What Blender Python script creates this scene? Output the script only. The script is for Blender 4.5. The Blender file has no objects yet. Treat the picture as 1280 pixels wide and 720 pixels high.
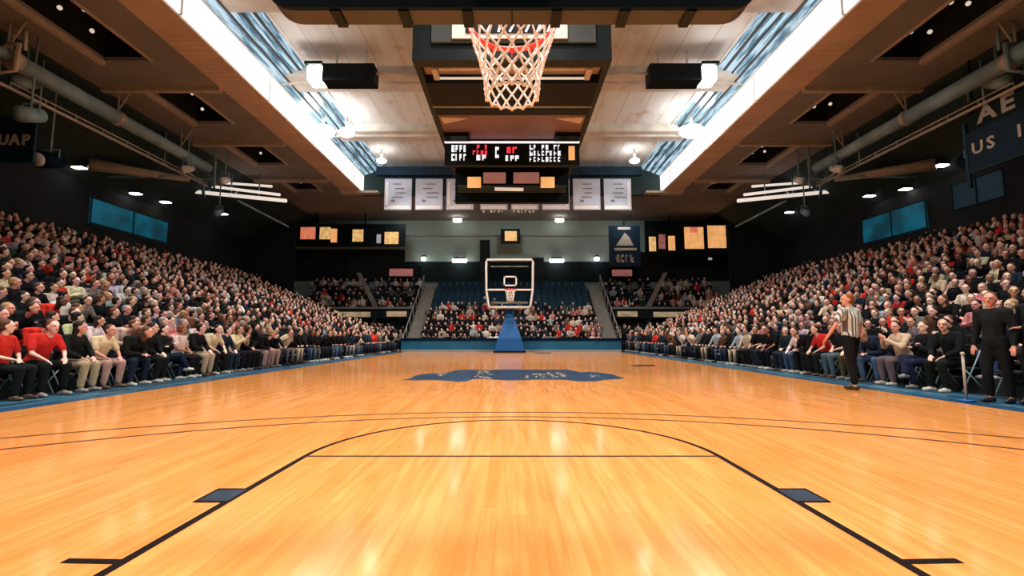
import bpy, bmesh, math, random
import numpy as np
from mathutils import Vector, Matrix
random.seed(7)
PI = math.pi
SC = bpy.context.scene
COL = SC.collection
CZ = 1.0                                   # eye height; every ceiling height below is written as CZ + h

# ------------------------------------------------------------------ materials
def _base(name):
    m = bpy.data.materials.new(name); m.use_nodes = True
    nt = m.node_tree
    return m, nt, nt.nodes['Principled BSDF']
def mat(name, col, rough=0.6, metal=0.0, var=0.0, scale=4.0, bump=0.0, stretch=(1, 1, 1), coat=0.0, spec=0.5):
    m, nt, b = _base(name)
    b.inputs['Base Color'].default_value = (*col, 1)
    b.inputs['Roughness'].default_value = rough
    b.inputs['Metallic'].default_value = metal
    b.inputs['Coat Weight'].default_value = coat
    b.inputs['Specular IOR Level'].default_value = spec if max(col) > .1 or spec != .5 else .18
    if var > 0 or bump > 0:
        tc = nt.nodes.new('ShaderNodeTexCoord'); mp = nt.nodes.new('ShaderNodeMapping')
        mp.inputs['Scale'].default_value = stretch
        nz = nt.nodes.new('ShaderNodeTexNoise'); nz.inputs['Scale'].default_value = scale
        nz.inputs['Detail'].default_value = 5
        nt.links.new(tc.outputs['Object'], mp.inputs['Vector']); nt.links.new(mp.outputs[0], nz.inputs['Vector'])
        if var > 0:
            cr = nt.nodes.new('ShaderNodeValToRGB')
            cr.color_ramp.elements[0].position = 0.3; cr.color_ramp.elements[1].position = 0.7
            cr.color_ramp.elements[0].color = (*[max(0, c * (1 - var)) for c in col], 1)
            cr.color_ramp.elements[1].color = (*[min(1, c * (1 + var)) for c in col], 1)
            nt.links.new(nz.outputs['Fac'], cr.inputs[0]); nt.links.new(cr.outputs[0], b.inputs['Base Color'])
        if bump > 0:
            bp = nt.nodes.new('ShaderNodeBump'); bp.inputs['Strength'].default_value = bump; bp.inputs['Distance'].default_value = 0.02
            nt.links.new(nz.outputs['Fac'], bp.inputs['Height']); nt.links.new(bp.outputs[0], b.inputs['Normal'])
    return m
def emi(name, col, power, var=0.0, scale=3.0):
    m, nt, b = _base(name)
    b.inputs['Base Color'].default_value = (*[c * 0.5 for c in col], 1)
    b.inputs['Emission Color'].default_value = (*col, 1)
    b.inputs['Emission Strength'].default_value = power
    if var > 0:
        tc = nt.nodes.new('ShaderNodeTexCoord'); nz = nt.nodes.new('ShaderNodeTexNoise'); nz.inputs['Scale'].default_value = scale
        cr = nt.nodes.new('ShaderNodeValToRGB')
        cr.color_ramp.elements[0].position = 0.35; cr.color_ramp.elements[1].position = 0.65
        cr.color_ramp.elements[0].color = (*[c * (1 - var) for c in col], 1); cr.color_ramp.elements[1].color = (*col, 1)
        nt.links.new(tc.outputs['Object'], nz.inputs['Vector']); nt.links.new(nz.outputs['Fac'], cr.inputs[0])
        nt.links.new(cr.outputs[0], b.inputs['Emission Color'])
    return m
def objcol(name, rough, spec=.5, stripes=False, noise=0.25, mult=1.0):
    m, nt, b = _base(name)
    oi = nt.nodes.new('ShaderNodeObjectInfo')
    tc = nt.nodes.new('ShaderNodeTexCoord'); nz = nt.nodes.new('ShaderNodeTexNoise'); nz.inputs['Scale'].default_value = 9
    mx = nt.nodes.new('ShaderNodeMix'); mx.data_type = 'RGBA'; mx.blend_type = 'MULTIPLY'; mx.inputs[0].default_value = 1
    cr = nt.nodes.new('ShaderNodeValToRGB')
    cr.color_ramp.elements[0].color = (1 - noise, 1 - noise, 1 - noise, 1); cr.color_ramp.elements[1].color = (1, 1, 1, 1)
    cr.color_ramp.elements[0].position = 0.35; cr.color_ramp.elements[1].position = 0.6
    nt.links.new(tc.outputs['Object'], nz.inputs['Vector']); nt.links.new(nz.outputs['Fac'], cr.inputs[0])
    nt.links.new(oi.outputs['Color'], mx.inputs[6]); nt.links.new(cr.outputs[0], mx.inputs[7])
    nt.links.new(mx.outputs[2], b.inputs['Base Color'])
    b.inputs['Roughness'].default_value = rough
    b.inputs['Specular IOR Level'].default_value = spec
    return m

def wood_court():
    m, nt, b = _base('maple_court')
    N, L = nt.nodes.new, nt.links.new
    tc = N('ShaderNodeTexCoord'); sp = N('ShaderNodeSeparateXYZ'); L(tc.outputs['Object'], sp.inputs[0])
    cb = N('ShaderNodeCombineXYZ')                       # boards run along y
    dv = N('ShaderNodeMath'); dv.operation = 'DIVIDE'; dv.inputs[1].default_value = 0.085; L(sp.outputs['X'], dv.inputs[0])
    fo = N('ShaderNodeMath'); fo.operation = 'FLOOR'; L(dv.outputs[0], fo.inputs[0])
    wn = N('ShaderNodeTexWhiteNoise'); wn.noise_dimensions = '1D'; L(fo.outputs[0], wn.inputs['W'])
    ma = N('ShaderNodeMath'); ma.operation = 'MULTIPLY_ADD'; ma.inputs[1].default_value = 7.0; L(wn.outputs['Value'], ma.inputs[0]); L(sp.outputs['Y'], ma.inputs[2])
    L(ma.outputs[0], cb.inputs['X']); L(sp.outputs['X'], cb.inputs['Y'])
    br = N('ShaderNodeTexBrick'); br.offset = 0.0
    br.inputs['Scale'].default_value = 1.0; br.inputs['Mortar Size'].default_value = 0.0016
    br.inputs['Brick Width'].default_value = 1.15; br.inputs['Row Height'].default_value = 0.085
    br.inputs['Mortar Smooth'].default_value = 0.6
    br.inputs['Color1'].default_value = (0.72, 0.29, 0.08, 1); br.inputs['Color2'].default_value = (0.76, 0.335, 0.105, 1)
    br.inputs['Mortar'].default_value = (0.62, 0.24, 0.06, 1)
    L(cb.outputs[0], br.inputs['Vector'])
    def noise(sx, sy, sc, lo, hi, c0, c1, prev, fac):
        mp = N('ShaderNodeMapping'); mp.inputs['Scale'].default_value = (sx, sy, 1)
        nz = N('ShaderNodeTexNoise'); nz.inputs['Scale'].default_value = sc; nz.inputs['Detail'].default_value = 6
        L(tc.outputs['Object'], mp.inputs[0]); L(mp.outputs[0], nz.inputs['Vector'])
        cr = N('ShaderNodeValToRGB'); cr.color_ramp.elements[0].position = lo; cr.color_ramp.elements[1].position = hi
        cr.color_ramp.elements[0].color = (*c0, 1); cr.color_ramp.elements[1].color = (*c1, 1)
        L(nz.outputs['Fac'], cr.inputs[0])
        mx = N('ShaderNodeMix'); mx.data_type = 'RGBA'; mx.blend_type = 'MULTIPLY'; mx.inputs[0].default_value = fac
        L(prev, mx.inputs[6]); L(cr.outputs[0], mx.inputs[7]); return mx.outputs[2]
    o = noise(5, 0.6, 1.0, 0.35, 0.65, (0.88, 0.80, 0.70), (1.04, 1.07, 1.12), br.outputs['Color'], 0.65)
    o = noise(22, 1.1, 1.0, 0.4, 0.6, (0.88, 0.82, 0.72), (1.05, 1.05, 1.05), o, 0.8)
    o = noise(1.3, 0.8, 2.2, 0.60, 0.74, (1, 1, 1), (0.9, 0.8, 0.66), o, 0.12)
    L(o, b.inputs['Base Color'])
    mp = N('ShaderNodeMapping'); mp.inputs['Scale'].default_value = (7, 1.2, 1)
    nz = N('ShaderNodeTexNoise'); nz.inputs['Scale'].default_value = 1.5
    L(tc.outputs['Object'], mp.inputs[0]); L(mp.outputs[0], nz.inputs['Vector'])
    mr = N('ShaderNodeMapRange'); mr.inputs[3].default_value = 0.115; mr.inputs[4].default_value = 0.145
    L(nz.outputs['Fac'], mr.inputs[0]); L(mr.outputs[0], b.inputs['Roughness'])
    bp = N('ShaderNodeBump'); bp.inputs['Strength'].default_value = 0.02; bp.inputs['Distance'].default_value = 0.01
    b.inputs['Specular IOR Level'].default_value = 0.4
    return m
def ribbed(name, col, freq, axis='Y', strength=0.5, rough=0.6, depth=0.25):
    m, nt, b = _base(name); N, L = nt.nodes.new, nt.links.new
    tc = N('ShaderNodeTexCoord'); w = N('ShaderNodeTexWave'); w.bands_direction = axis; w.inputs['Scale'].default_value = freq
    w.inputs['Distortion'].default_value = 0.6; L(tc.outputs['Object'], w.inputs['Vector'])
    nz = N('ShaderNodeTexNoise'); nz.inputs['Scale'].default_value = 0.9; L(tc.outputs['Object'], nz.inputs['Vector'])
    cr = N('ShaderNodeValToRGB')
    cr.color_ramp.elements[0].color = (*[c * (1 - depth) for c in col], 1); cr.color_ramp.elements[1].color = (*[min(1, c * 1.1) for c in col], 1)
    cr.color_ramp.elements[0].position = 0.3; cr.color_ramp.elements[1].position = 0.7
    L(nz.outputs['Fac'], cr.inputs[0]); L(cr.outputs[0], b.inputs['Base Color'])
    bp = N('ShaderNodeBump'); bp.inputs['Strength'].default_value = strength; bp.inputs['Distance'].default_value = 0.03
    L(w.outputs['Fac'], bp.inputs['Height']); L(bp.outputs[0], b.inputs['Normal'])
    b.inputs['Roughness'].default_value = rough
    return m
def concrete_ceiling():
    m, nt, b = _base('board_marked_concrete'); N, L = nt.nodes.new, nt.links.new
    tc = N('ShaderNodeTexCoord')
    mp = N('ShaderNodeMapping'); mp.inputs['Scale'].default_value = (1, 0.25, 1)
    nz = N('ShaderNodeTexNoise'); nz.inputs['Scale'].default_value = 0.9; nz.inputs['Detail'].default_value = 7
    L(tc.outputs['Object'], mp.inputs[0]); L(mp.outputs[0], nz.inputs['Vector'])
    cr = N('ShaderNodeValToRGB'); e = cr.color_ramp.elements
    e[0].position = 0.30; e[0].color = (0.52, 0.49, 0.45, 1); e[1].position = 0.56; e[1].color = (0.70, 0.77, 0.80, 1)
    L(nz.outputs['Fac'], cr.inputs[0])
    n2 = N('ShaderNodeTexNoise'); n2.inputs['Scale'].default_value = 0.55; n2.inputs['Detail'].default_value = 3
    L(tc.outputs['Object'], n2.inputs['Vector'])
    c2 = N('ShaderNodeValToRGB'); c2.color_ramp.elements[0].position = 0.62; c2.color_ramp.elements[1].position = 0.70
    c2.color_ramp.elements[0].color = (1, 1, 1, 1); c2.color_ramp.elements[1].color = (0.78, 0.60, 0.44, 1)
    L(n2.outputs['Fac'], c2.inputs[0])
    mx = N('ShaderNodeMix'); mx.data_type = 'RGBA'; mx.blend_type = 'MULTIPLY'; mx.inputs[0].default_value = 0.8
    L(cr.outputs[0], mx.inputs[6]); L(c2.outputs[0], mx.inputs[7])
    sp = N('ShaderNodeSeparateXYZ'); L(tc.outputs['Object'], sp.inputs[0])
    ma = N('ShaderNodeMath'); ma.operation = 'MODULO'; ma.inputs[1].default_value = 1.15
    ad = N('ShaderNodeMath'); ad.operation = 'ADD'; ad.inputs[1].default_value = 30.0
    L(sp.outputs['X'], ad.inputs[0]); L(ad.outputs[0], ma.inputs[0])
    lt = N('ShaderNodeMath'); lt.operation = 'LESS_THAN'; lt.inputs[1].default_value = 0.05; L(ma.outputs[0], lt.inputs[0])
    mj = N('ShaderNodeMix'); mj.data_type = 'RGBA'; mj.inputs[7].default_value = (0.52, 0.50, 0.47, 1)
    L(lt.outputs[0], mj.inputs[0]); L(mx.outputs[2], mj.inputs[6])
    L(mj.outputs[2], b.inputs['Base Color']); b.inputs['Roughness'].default_value = 0.8
    return m
def skylight_glass():
    # weathered daylit glazing: its own emission stands in for daylight, streaked by dirt
    m, nt, b = _base('daylit_glazing'); N, L = nt.nodes.new, nt.links.new
    tc = N('ShaderNodeTexCoord'); mp = N('ShaderNodeMapping'); mp.inputs['Scale'].default_value = (3.4, 0.3, 3.4)
    nz = N('ShaderNodeTexNoise'); nz.inputs['Scale'].default_value = 2.0; nz.inputs['Detail'].default_value = 6; nz.inputs['Roughness'].default_value = 0.65
    L(tc.outputs['Object'], mp.inputs[0]); L(mp.outputs[0], nz.inputs['Vector'])
    cr = N('ShaderNodeValToRGB'); e = cr.color_ramp.elements
    e[0].position = 0.40; e[0].color = (0.035, 0.10, 0.16, 1); e[1].position = 0.57; e[1].color = (0.62, 0.82, 0.95, 1)
    k = cr.color_ramp.elements.new(0.48); k.color = (0.20, 0.36, 0.47, 1)
    L(nz.outputs['Fac'], cr.inputs[0])
    L(cr.outputs[0], b.inputs['Emission Color']); b.inputs['Emission Strength'].default_value = 0.9
    b.inputs['Base Color'].default_value = (0.05, 0.08, 0.1, 1); b.inputs['Roughness'].default_value = 0.2
    return m
def crowd_mat():
    m, nt, b = _base('crowd_colours')
    at = nt.nodes.new('ShaderNodeAttribute'); at.attribute_name = 'tint'
    nt.links.new(at.outputs['Color'], b.inputs['Base Color']); b.inputs['Roughness'].default_value = 0.8; b.inputs['Specular IOR Level'].default_value = .12
    return m
def clear_glass():
    m = bpy.data.materials.new('clear_acrylic'); m.use_nodes = True; nt = m.node_tree; nt.nodes.clear()
    o = nt.nodes.new('ShaderNodeOutputMaterial'); t = nt.nodes.new('ShaderNodeBsdfTransparent'); g = nt.nodes.new('ShaderNodeBsdfGlossy')
    g.inputs['Roughness'].default_value = 0.05; x = nt.nodes.new('ShaderNodeMixShader'); x.inputs[0].default_value = 0.06
    t.inputs['Color'].default_value = (0.85, 0.9, 0.92, 1)
    nt.links.new(t.outputs[0], x.inputs[1]); nt.links.new(g.outputs[0], x.inputs[2]); nt.links.new(x.outputs[0], o.inputs[0])
    return m

M = {}
M['court'] = wood_court()
M['line'] = mat('dark_line_paint', (0.010, 0.005, 0.005), 0.5, spec=.03)
M['block'] = mat('grey_blue_block_paint', (0.022, 0.034, 0.055), 0.5, spec=.06, var=.3, scale=5)
M['line_thin'] = mat('brown_line_paint', (0.06, 0.022, 0.014), 0.3)
M['logo_blue'] = mat('blue_floor_paint', (0.008, 0.035, 0.085), 0.35, var=0.25, scale=1.2)
M['logo_grey'] = mat('grey_floor_paint', (0.26, 0.22, 0.16), 0.35, var=0.4, scale=3)
M['border'] = mat('blue_border_paint', (0.006, 0.055, 0.13), 0.32, var=0.45, scale=1.1, stretch=(3, 0.6, 1))
M['border_pale'] = mat('pale_blue_stripe_paint', (0.05, 0.17, 0.25), 0.35, var=0.4, scale=2)
M['slab'] = mat('dark_rubber_floor', (0.018, 0.026, 0.032), 0.6, var=0.2)
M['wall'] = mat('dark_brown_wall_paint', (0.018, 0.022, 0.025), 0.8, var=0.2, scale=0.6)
M['wall_dark'] = mat('near_black_wall_paint', (0.010, 0.020, 0.024), 0.85, var=0.2)
M['wall_grey'] = mat('grey_green_wall_paint', (0.36, 0.49, 0.48), 0.8, var=0.1, scale=0.5)
M['soffit'] = ribbed('brown_acoustic_ceiling', (0.26, 0.24, 0.225), 0.5, 'Y', 0.1, 0.8, 0.12)
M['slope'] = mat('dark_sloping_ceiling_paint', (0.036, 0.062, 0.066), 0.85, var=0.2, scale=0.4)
M['beam'] = ribbed('ribbed_tan_beam', (0.66, 0.47, 0.33), 1.1, 'Y', 0.9, 0.55, 0.1)
M['lip'] = mat('tan_coffer_trim', (0.52, 0.44, 0.35), 0.6, var=0.15)
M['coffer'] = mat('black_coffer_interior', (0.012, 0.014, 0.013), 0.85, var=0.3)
M['concrete'] = concrete_ceiling()
M['crossbeam'] = mat('pale_concrete_beam', (0.60, 0.60, 0.57), 0.75, var=0.2, scale=1.2)
M['strip'] = emi('white_cove_light', (1.0, 0.97, 0.93), 1.5)
M['sky'] = skylight_glass()
M['mullion'] = mat('dark_glazing_bar', (0.05, 0.06, 0.07), 0.5)
M['mullion_l'] = mat('white_glazing_bar', (0.7, 0.72, 0.72), 0.5)
M['black'] = mat('black_housing', (0.006, 0.011, 0.013), 0.5, var=0.2, spec=.1)
M['blacksheen'] = mat('black_satin_panel', (0.009, 0.016, 0.019), 0.4, var=0.3, scale=1.5, spec=.15)
M['navy'] = mat('navy_padding', (0.002, 0.010, 0.024), 0.55, var=0.2, spec=.06)
M['screen_off'] = mat('dark_grey_screen', (0.07, 0.08, 0.085), 0.35, var=0.2, scale=1.5)
M['tan'] = mat('tan_metal_tube', (0.45, 0.40, 0.33), 0.5, var=0.2, scale=3)
M['duct'] = mat('weathered_grey_duct', (0.24, 0.37, 0.42), 0.6, var=0.3, scale=1.5)
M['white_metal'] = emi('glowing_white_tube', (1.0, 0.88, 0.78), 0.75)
M['recess'] = mat('brown_recess_panel', (0.36, 0.25, 0.18), 0.5, var=0.3, scale=1.5)
M['redbrown'] = mat('red_brown_panel', (0.15, 0.085, 0.075), 0.5, var=0.2, scale=0.8)
M['lamp'] = emi('lamp_lens', (1.0, 0.95, 0.87), 22)
M['smalllamp'] = emi('small_lamp_lens', (1.0, 0.95, 0.86), 9)
M['bulb'] = emi('dim_bulb', (1.0, 0.9, 0.72), .6)
M['tube'] = emi('tube_light', (1.0, 0.86, 0.68), 0.55)
M['rim'] = mat('red_orange_rim_paint', (0.85, 0.06, 0.04), 0.35)
M['net'] = mat('cream_net_cord', (0.90, 0.90, 0.90), 0.8)
M['woodpad'] = mat('brown_board_edge', (0.058, 0.056, 0.058), 0.5, var=0.2, scale=3)
M['white'] = mat('white_paint', (0.80, 0.80, 0.80), 0.4)
M['glass'] = clear_glass()
M['bluepad'] = mat('bright_blue_padding', (0.001, 0.095, 0.34), 0.5, var=0.12)
M['bluewall'] = mat('blue_barrier_panel', (0.006, 0.12, 0.24), 0.5, var=0.3, scale=0.7)
M['greytrim'] = mat('grey_ledge', (0.38, 0.36, 0.33), 0.6, var=0.1)
M['blueseat'] = mat('navy_blue_seat_plastic', (0.010, 0.045, 0.085), 0.5, var=0.2)
M['darkseat'] = mat('dark_seat_plastic', (0.020, 0.024, 0.028), 0.5, var=0.2)
M['step'] = mat('grey_stair_concrete', (0.26, 0.26, 0.24), 0.8, var=0.15)
M['tier'] = mat('dark_tier_concrete', (0.018, 0.024, 0.027), 0.8, var=0.2)
M['banner'] = mat('pale_lavender_banner_cloth', (0.55, 0.64, 0.82), 0.8, var=0.12, scale=1.5)
M['print'] = mat('grey_banner_print', (0.22, 0.22, 0.27), 0.8)
M['printw'] = mat('white_banner_print', (0.92, 0.92, 0.95), 0.7)
M['bannerblue'] = mat('dark_blue_banner_cloth', (0.010, 0.030, 0.060), 0.7, var=0.2)
M['letters'] = mat('cream_letters', (0.62, 0.56, 0.48), 0.7)
M['lettersdim'] = mat('grey_letters', (0.42, 0.40, 0.36), 0.7)
M['scr_orange'] = emi('orange_screen', (1.0, 0.48, 0.17), 0.85, 0.25, 2.5)
M['scr_yellow'] = emi('amber_screen', (1.0, 0.60, 0.22), 0.85, 0.5, 4)
M['scr_red'] = emi('salmon_screen', (0.95, 0.25, 0.14), 0.75, 0.3, 3)
M['scr_pink'] = emi('pink_sign', (0.75, 0.26, 0.24), 0.38, 0.6, 5)
M['scr_brown'] = emi('brick_pink_panel', (0.48, 0.20, 0.15), 0.5, 0.2, 3)
M['led_white'] = emi('white_led_text', (0.95, 0.93, 0.95), 0.95)
M['led_red'] = emi('red_led_digits', (0.95, 0.05, 0.09), 0.9)
M['led_dim'] = emi('grey_led_text', (0.55, 0.5, 0.55), 0.5)
M['blueroom'] = emi('blue_lit_glass', (0.0, 0.13, 0.21), 0.55, 0.75, 0.8)
M['blue_wall_glow'] = emi('dim_blue_wall_glow', (0.003, 0.022, 0.036), 0.5, 0.4, 0.8)
M['sign_lit'] = emi('lit_cream_ledge_sign', (0.62, 0.46, 0.28), 0.55, 0.6, 1.3)
M['skin'] = objcol('skin', 0.5, noise=0.08)
M['cloth'] = objcol('cloth', 0.9, 0.1)
M['hair'] = objcol('hair', 0.6, .25)
M['shoe'] = objcol('shoe', 0.5)
M['eye'] = mat('eye_dark', (0.02, 0.015, 0.012), 0.3)
M['lips'] = mat('lips', (0.45, 0.13, 0.10), 0.5)
M['crowd'] = crowd_mat()
def stripe_mat():
    m, nt, b = _base('striped_referee_cloth'); N, L = nt.nodes.new, nt.links.new
    tc = N('ShaderNodeTexCoord'); sp = N('ShaderNodeSeparateXYZ'); L(tc.outputs['Object'], sp.inputs[0])
    a = N('ShaderNodeMath'); a.operation = 'MULTIPLY'; a.inputs[1].default_value = 2 * PI / 0.05; L(sp.outputs['X'], a.inputs[0])
    s = N('ShaderNodeMath'); s.operation = 'SINE'; L(a.outputs[0], s.inputs[0])
    g = N('ShaderNodeMath'); g.operation = 'GREATER_THAN'; g.inputs[1].default_value = 0.25; L(s.outputs[0], g.inputs[0])
    mx = N('ShaderNodeMix'); mx.data_type = 'RGBA'; mx.inputs[6].default_value = (0.66, 0.66, 0.62, 1); mx.inputs[7].default_value = (0.11, 0.11, 0.11, 1)
    L(g.outputs[0], mx.inputs[0]); L(mx.outputs[2], b.inputs['Base Color']); b.inputs['Roughness'].default_value = 0.85
    return m
M['stripes'] = stripe_mat()

# ------------------------------------------------------------------ mesh helpers
class MB:
    """collects shapes into one mesh"""
    def __init__(s): s.v = []; s.f = []; s.mi = []; s.k = 0; s.sm = []
    def mi_(s, k): s.k = k; return s
    def poly(s, pts, faces, smooth=False):
        o = len(s.v); s.v += [tuple(p) for p in pts]
        for f in faces: s.f.append(tuple(o + i for i in f)); s.mi.append(s.k); s.sm.append(smooth)
        return s
    def box(s, a, b):
        x0, y0, z0 = [min(a[i], b[i]) for i in range(3)]; x1, y1, z1 = [max(a[i], b[i]) for i in range(3)]
        return s.poly([(x0, y0, z0), (x1, y0, z0), (x1, y1, z0), (x0, y1, z0), (x0, y0, z1), (x1, y0, z1), (x1, y1, z1), (x0, y1, z1)],
                      [(0, 3, 2, 1), (4, 5, 6, 7), (0, 1, 5, 4), (1, 2, 6, 5), (2, 3, 7, 6), (3, 0, 4, 7)])
    def tube(s, pts, r, n=8, closed=False, caps=True):
        pts = [Vector(p) for p in pts]; rs = r if isinstance(r, (list, tuple)) else [r] * len(pts)
        rings = []; N = len(pts)
        up = None
        for i, p in enumerate(pts):
            if closed: t = (pts[(i + 1) % N] - pts[i - 1]).normalized()
            else: t = (pts[min(i + 1, N - 1)] - pts[max(i - 1, 0)]).normalized()
            if up is None:
                up = Vector((0, 0, 1)) if abs(t.z) < 0.9 else Vector((1, 0, 0))
            a = t.cross(up).normalized(); bb = a.cross(t).normalized(); up = bb
            rings.append([p + (a * math.cos(2 * PI * k / n) + bb * math.sin(2 * PI * k / n)) * rs[i] for k in range(n)])
        vs = [q for rg in rings for q in rg]; fs = []
        for i in range(N if closed else N - 1):
            j = (i + 1) % N
            for k in range(n): fs.append((i * n + k, i * n + (k + 1) % n, j * n + (k + 1) % n, j * n + k))
        if caps and not closed: fs += [tuple(reversed(range(n))), tuple((N - 1) * n + k for k in range(n))]
        return s.poly(vs, fs, True)
    def prism(s, outline, y0, y1, axis='y'):
        n = len(outline); vs = []
        for d in (y0, y1):
            for (a, b) in outline:
                vs.append((a, d, b) if axis == 'y' else ((d, a, b) if axis == 'x' else (a, b, d)))
        fs = [tuple(range(n)), tuple(reversed(range(n, 2 * n)))] + [(i, i + n, (i + 1) % n + n, (i + 1) % n) for i in range(n)]
        return s.poly(vs, fs)
    def ball(s, c, r, n=10, m=6, sc=(1, 1, 1)):
        vs = [(c[0], c[1], c[2] + r * sc[2])]; fs = []
        for i in range(1, m):
            for k in range(n):
                a = PI * i / m; b = 2 * PI * k / n
                vs.append((c[0] + r * sc[0] * math.sin(a) * math.cos(b), c[1] + r * sc[1] * math.sin(a) * math.sin(b), c[2] + r * sc[2] * math.cos(a)))
        vs.append((c[0], c[1], c[2] - r * sc[2])); L = len(vs) - 1
        for k in range(n):
            fs.append((0, 1 + k, 1 + (k + 1) % n)); fs.append((L, 1 + (m - 2) * n + (k + 1) % n, 1 + (m - 2) * n + k))
            for i in range(m - 2):
                fs.append((1 + i * n + k, 1 + (i + 1) * n + k, 1 + (i + 1) * n + (k + 1) % n, 1 + i * n + (k + 1) % n))
        return s.poly(vs, fs, True)
    def mesh(s, name, mats):
        me = bpy.data.meshes.new(name); me.from_pydata(s.v, [], s.f)
        for m in (mats if isinstance(mats, (list, tuple)) else [mats]): me.materials.append(m)
        me.polygons.foreach_set('material_index', s.mi); me.polygons.foreach_set('use_smooth', s.sm)
        bm = bmesh.new(); bm.from_mesh(me); bmesh.ops.recalc_face_normals(bm, faces=bm.faces); bm.to_mesh(me); bm.free()
        return me
    def build(s, name, mats, parent=None, bevel=0.0, loc=None):
        o = bpy.data.objects.new(name, s.mesh(name, mats)); COL.objects.link(o)
        if parent is not None: o.parent = parent
        if loc: o.location = loc
        if bevel:
            b = o.modifiers.new('edge', 'BEVEL'); b.width = bevel; b.segments = 2; b.limit_method = 'ANGLE'
        return o
def B(a, b): return MB().box(a, b)
def tag(o, label=None, cat=None, group=None, kind=None):
    if label: o['label'] = label
    if cat: o['category'] = cat
    if group: o['group'] = group
    if kind: o['kind'] = kind
    return o
def thing(name, label, cat, loc=(0, 0, 0), group=None, rz=0):
    o = bpy.data.objects.new(name, None); COL.objects.link(o); o.location = loc; o.rotation_euler = (0, 0, rz)
    o.empty_display_size = 0.2
    return tag(o, label, cat, group)
def struct(name, mb, mats, label=None, cat=None):
    return tag(mb.build(name, mats), label, cat, kind='structure')
def textmesh(txt, size, depth=0.01, bold=0.0):
    cu = bpy.data.curves.new('lettering', 'FONT'); cu.body = txt; cu.size = size; cu.extrude = depth; cu.offset = bold
    cu.align_x = 'CENTER'; cu.align_y = 'CENTER'; cu.resolution_u = 2
    o = bpy.data.objects.new('tmp', cu); COL.objects.link(o)
    dg = bpy.context.evaluated_depsgraph_get(); me = bpy.data.meshes.new_from_object(o.evaluated_get(dg))
    bpy.data.objects.remove(o); return me
def lettering(txt, size, material, parent, loc, rot=(PI / 2, 0, 0), bold=0.0, sx=1):
    # every letter is a piece of its own
    ex = Matrix.Rotation(rot[2], 3, 'Z') @ Vector((1, 0, 0)); adv = .74 * size * sx; n = len(txt)
    for k, ch in enumerate(txt):
        if ch == ' ': continue
        me = textmesh(ch, size, 0.01, bold); me.materials.clear(); me.materials.append(material)
        o = bpy.data.objects.new('letter', me); COL.objects.link(o); o.parent = parent; o.rotation_euler = rot; o.scale = (sx, 1, 1)
        o.location = Vector(loc) + ex * adv * (k - (n - 1) / 2)
TH = math.atan(60 / 600.0)                                   # camera tilt
def floor_pt(px, py):
    u = 360 - py; z = u * math.cos(TH) + 600 * math.sin(TH); y = 600 * math.cos(TH) - u * math.sin(TH)
    return ((px - 640) / -z * CZ, y / -z * CZ)

# ------------------------------------------------------------------ floor
def ribbon(mb, pts, w, z=0.002):
    n = len(pts); vs = []
    for i, p in enumerate(pts):
        a = Vector(pts[max(i - 1, 0)]); b = Vector(pts[min(i + 1, n - 1)]); t = (b - a).normalized(); q = Vector((-t.y, t.x)) * w / 2
        vs += [(p[0] + q.x, p[1] + q.y, z), (p[0] - q.x, p[1] - q.y, z)]
    mb.poly(vs, [(2 * i, 2 * i + 1, 2 * i + 3, 2 * i + 2) for i in range(n - 1)])
def arc(cx, cy, r, a0, a1, n=48):
    return [(cx + r * math.cos(math.radians(a0 + (a1 - a0) * i / n)), cy + r * math.sin(math.radians(a0 + (a1 - a0) * i / n))) for i in range(n + 1)]
EDGE = 6.72; FAR = 30.2
fl = MB(); fl.poly([(-EDGE - .05, -6, 0), (EDGE + .05, -6, 0), (EDGE + .05, FAR, 0), (-EDGE - .05, FAR, 0)], [(0, 1, 2, 3)])
fl.mi_(1)
LW = 1.73; FT = 4.13
ribbon(fl, [(-LW, -3.0), (-LW, FT)], 0.05); ribbon(fl, [(LW, -3.0), (LW, FT)], 0.05)
ribbon(fl, arc(0, FT, LW, 0, 180), 0.045, 0.0021)
for s in (-1, 1):
    ribbon(fl, [(s * LW, 2.245), (s * (LW + 0.27), 2.255)], 0.045, 0.0022)
    ribbon(fl, [(s * LW, 3.02), (s * (LW + 0.2), 3.02)], 0.022, 0.004); ribbon(fl, [(s * LW, 3.26), (s * (LW + 0.2), 3.26)], 0.022, 0.004)
    ribbon(fl, [(s * (LW + .19), 3.02), (s * (LW + .19), 3.26)], 0.02, 0.004)
fl.mi_(2)
ribbon(fl, [(-LW, FT), (LW, FT)], 0.04, 0.0018)
ribbon(fl, arc(0, -2.08, 8.54, 25, 155, 80), 0.05, 0.0016)
ribbon(fl, arc(0, -0.67, 6.77, 15, 165, 80), 0.05, 0.0014)
fl.mi_(5)
for s in (-1, 1):
    fl.poly([(s * LW, 3.02, .003), (s * (LW + .2), 3.02, .003), (s * (LW + .2), 3.26, .003), (s * LW, 3.26, .003)], [(0, 1, 2, 3)])
fl.mi_(3)
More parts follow.
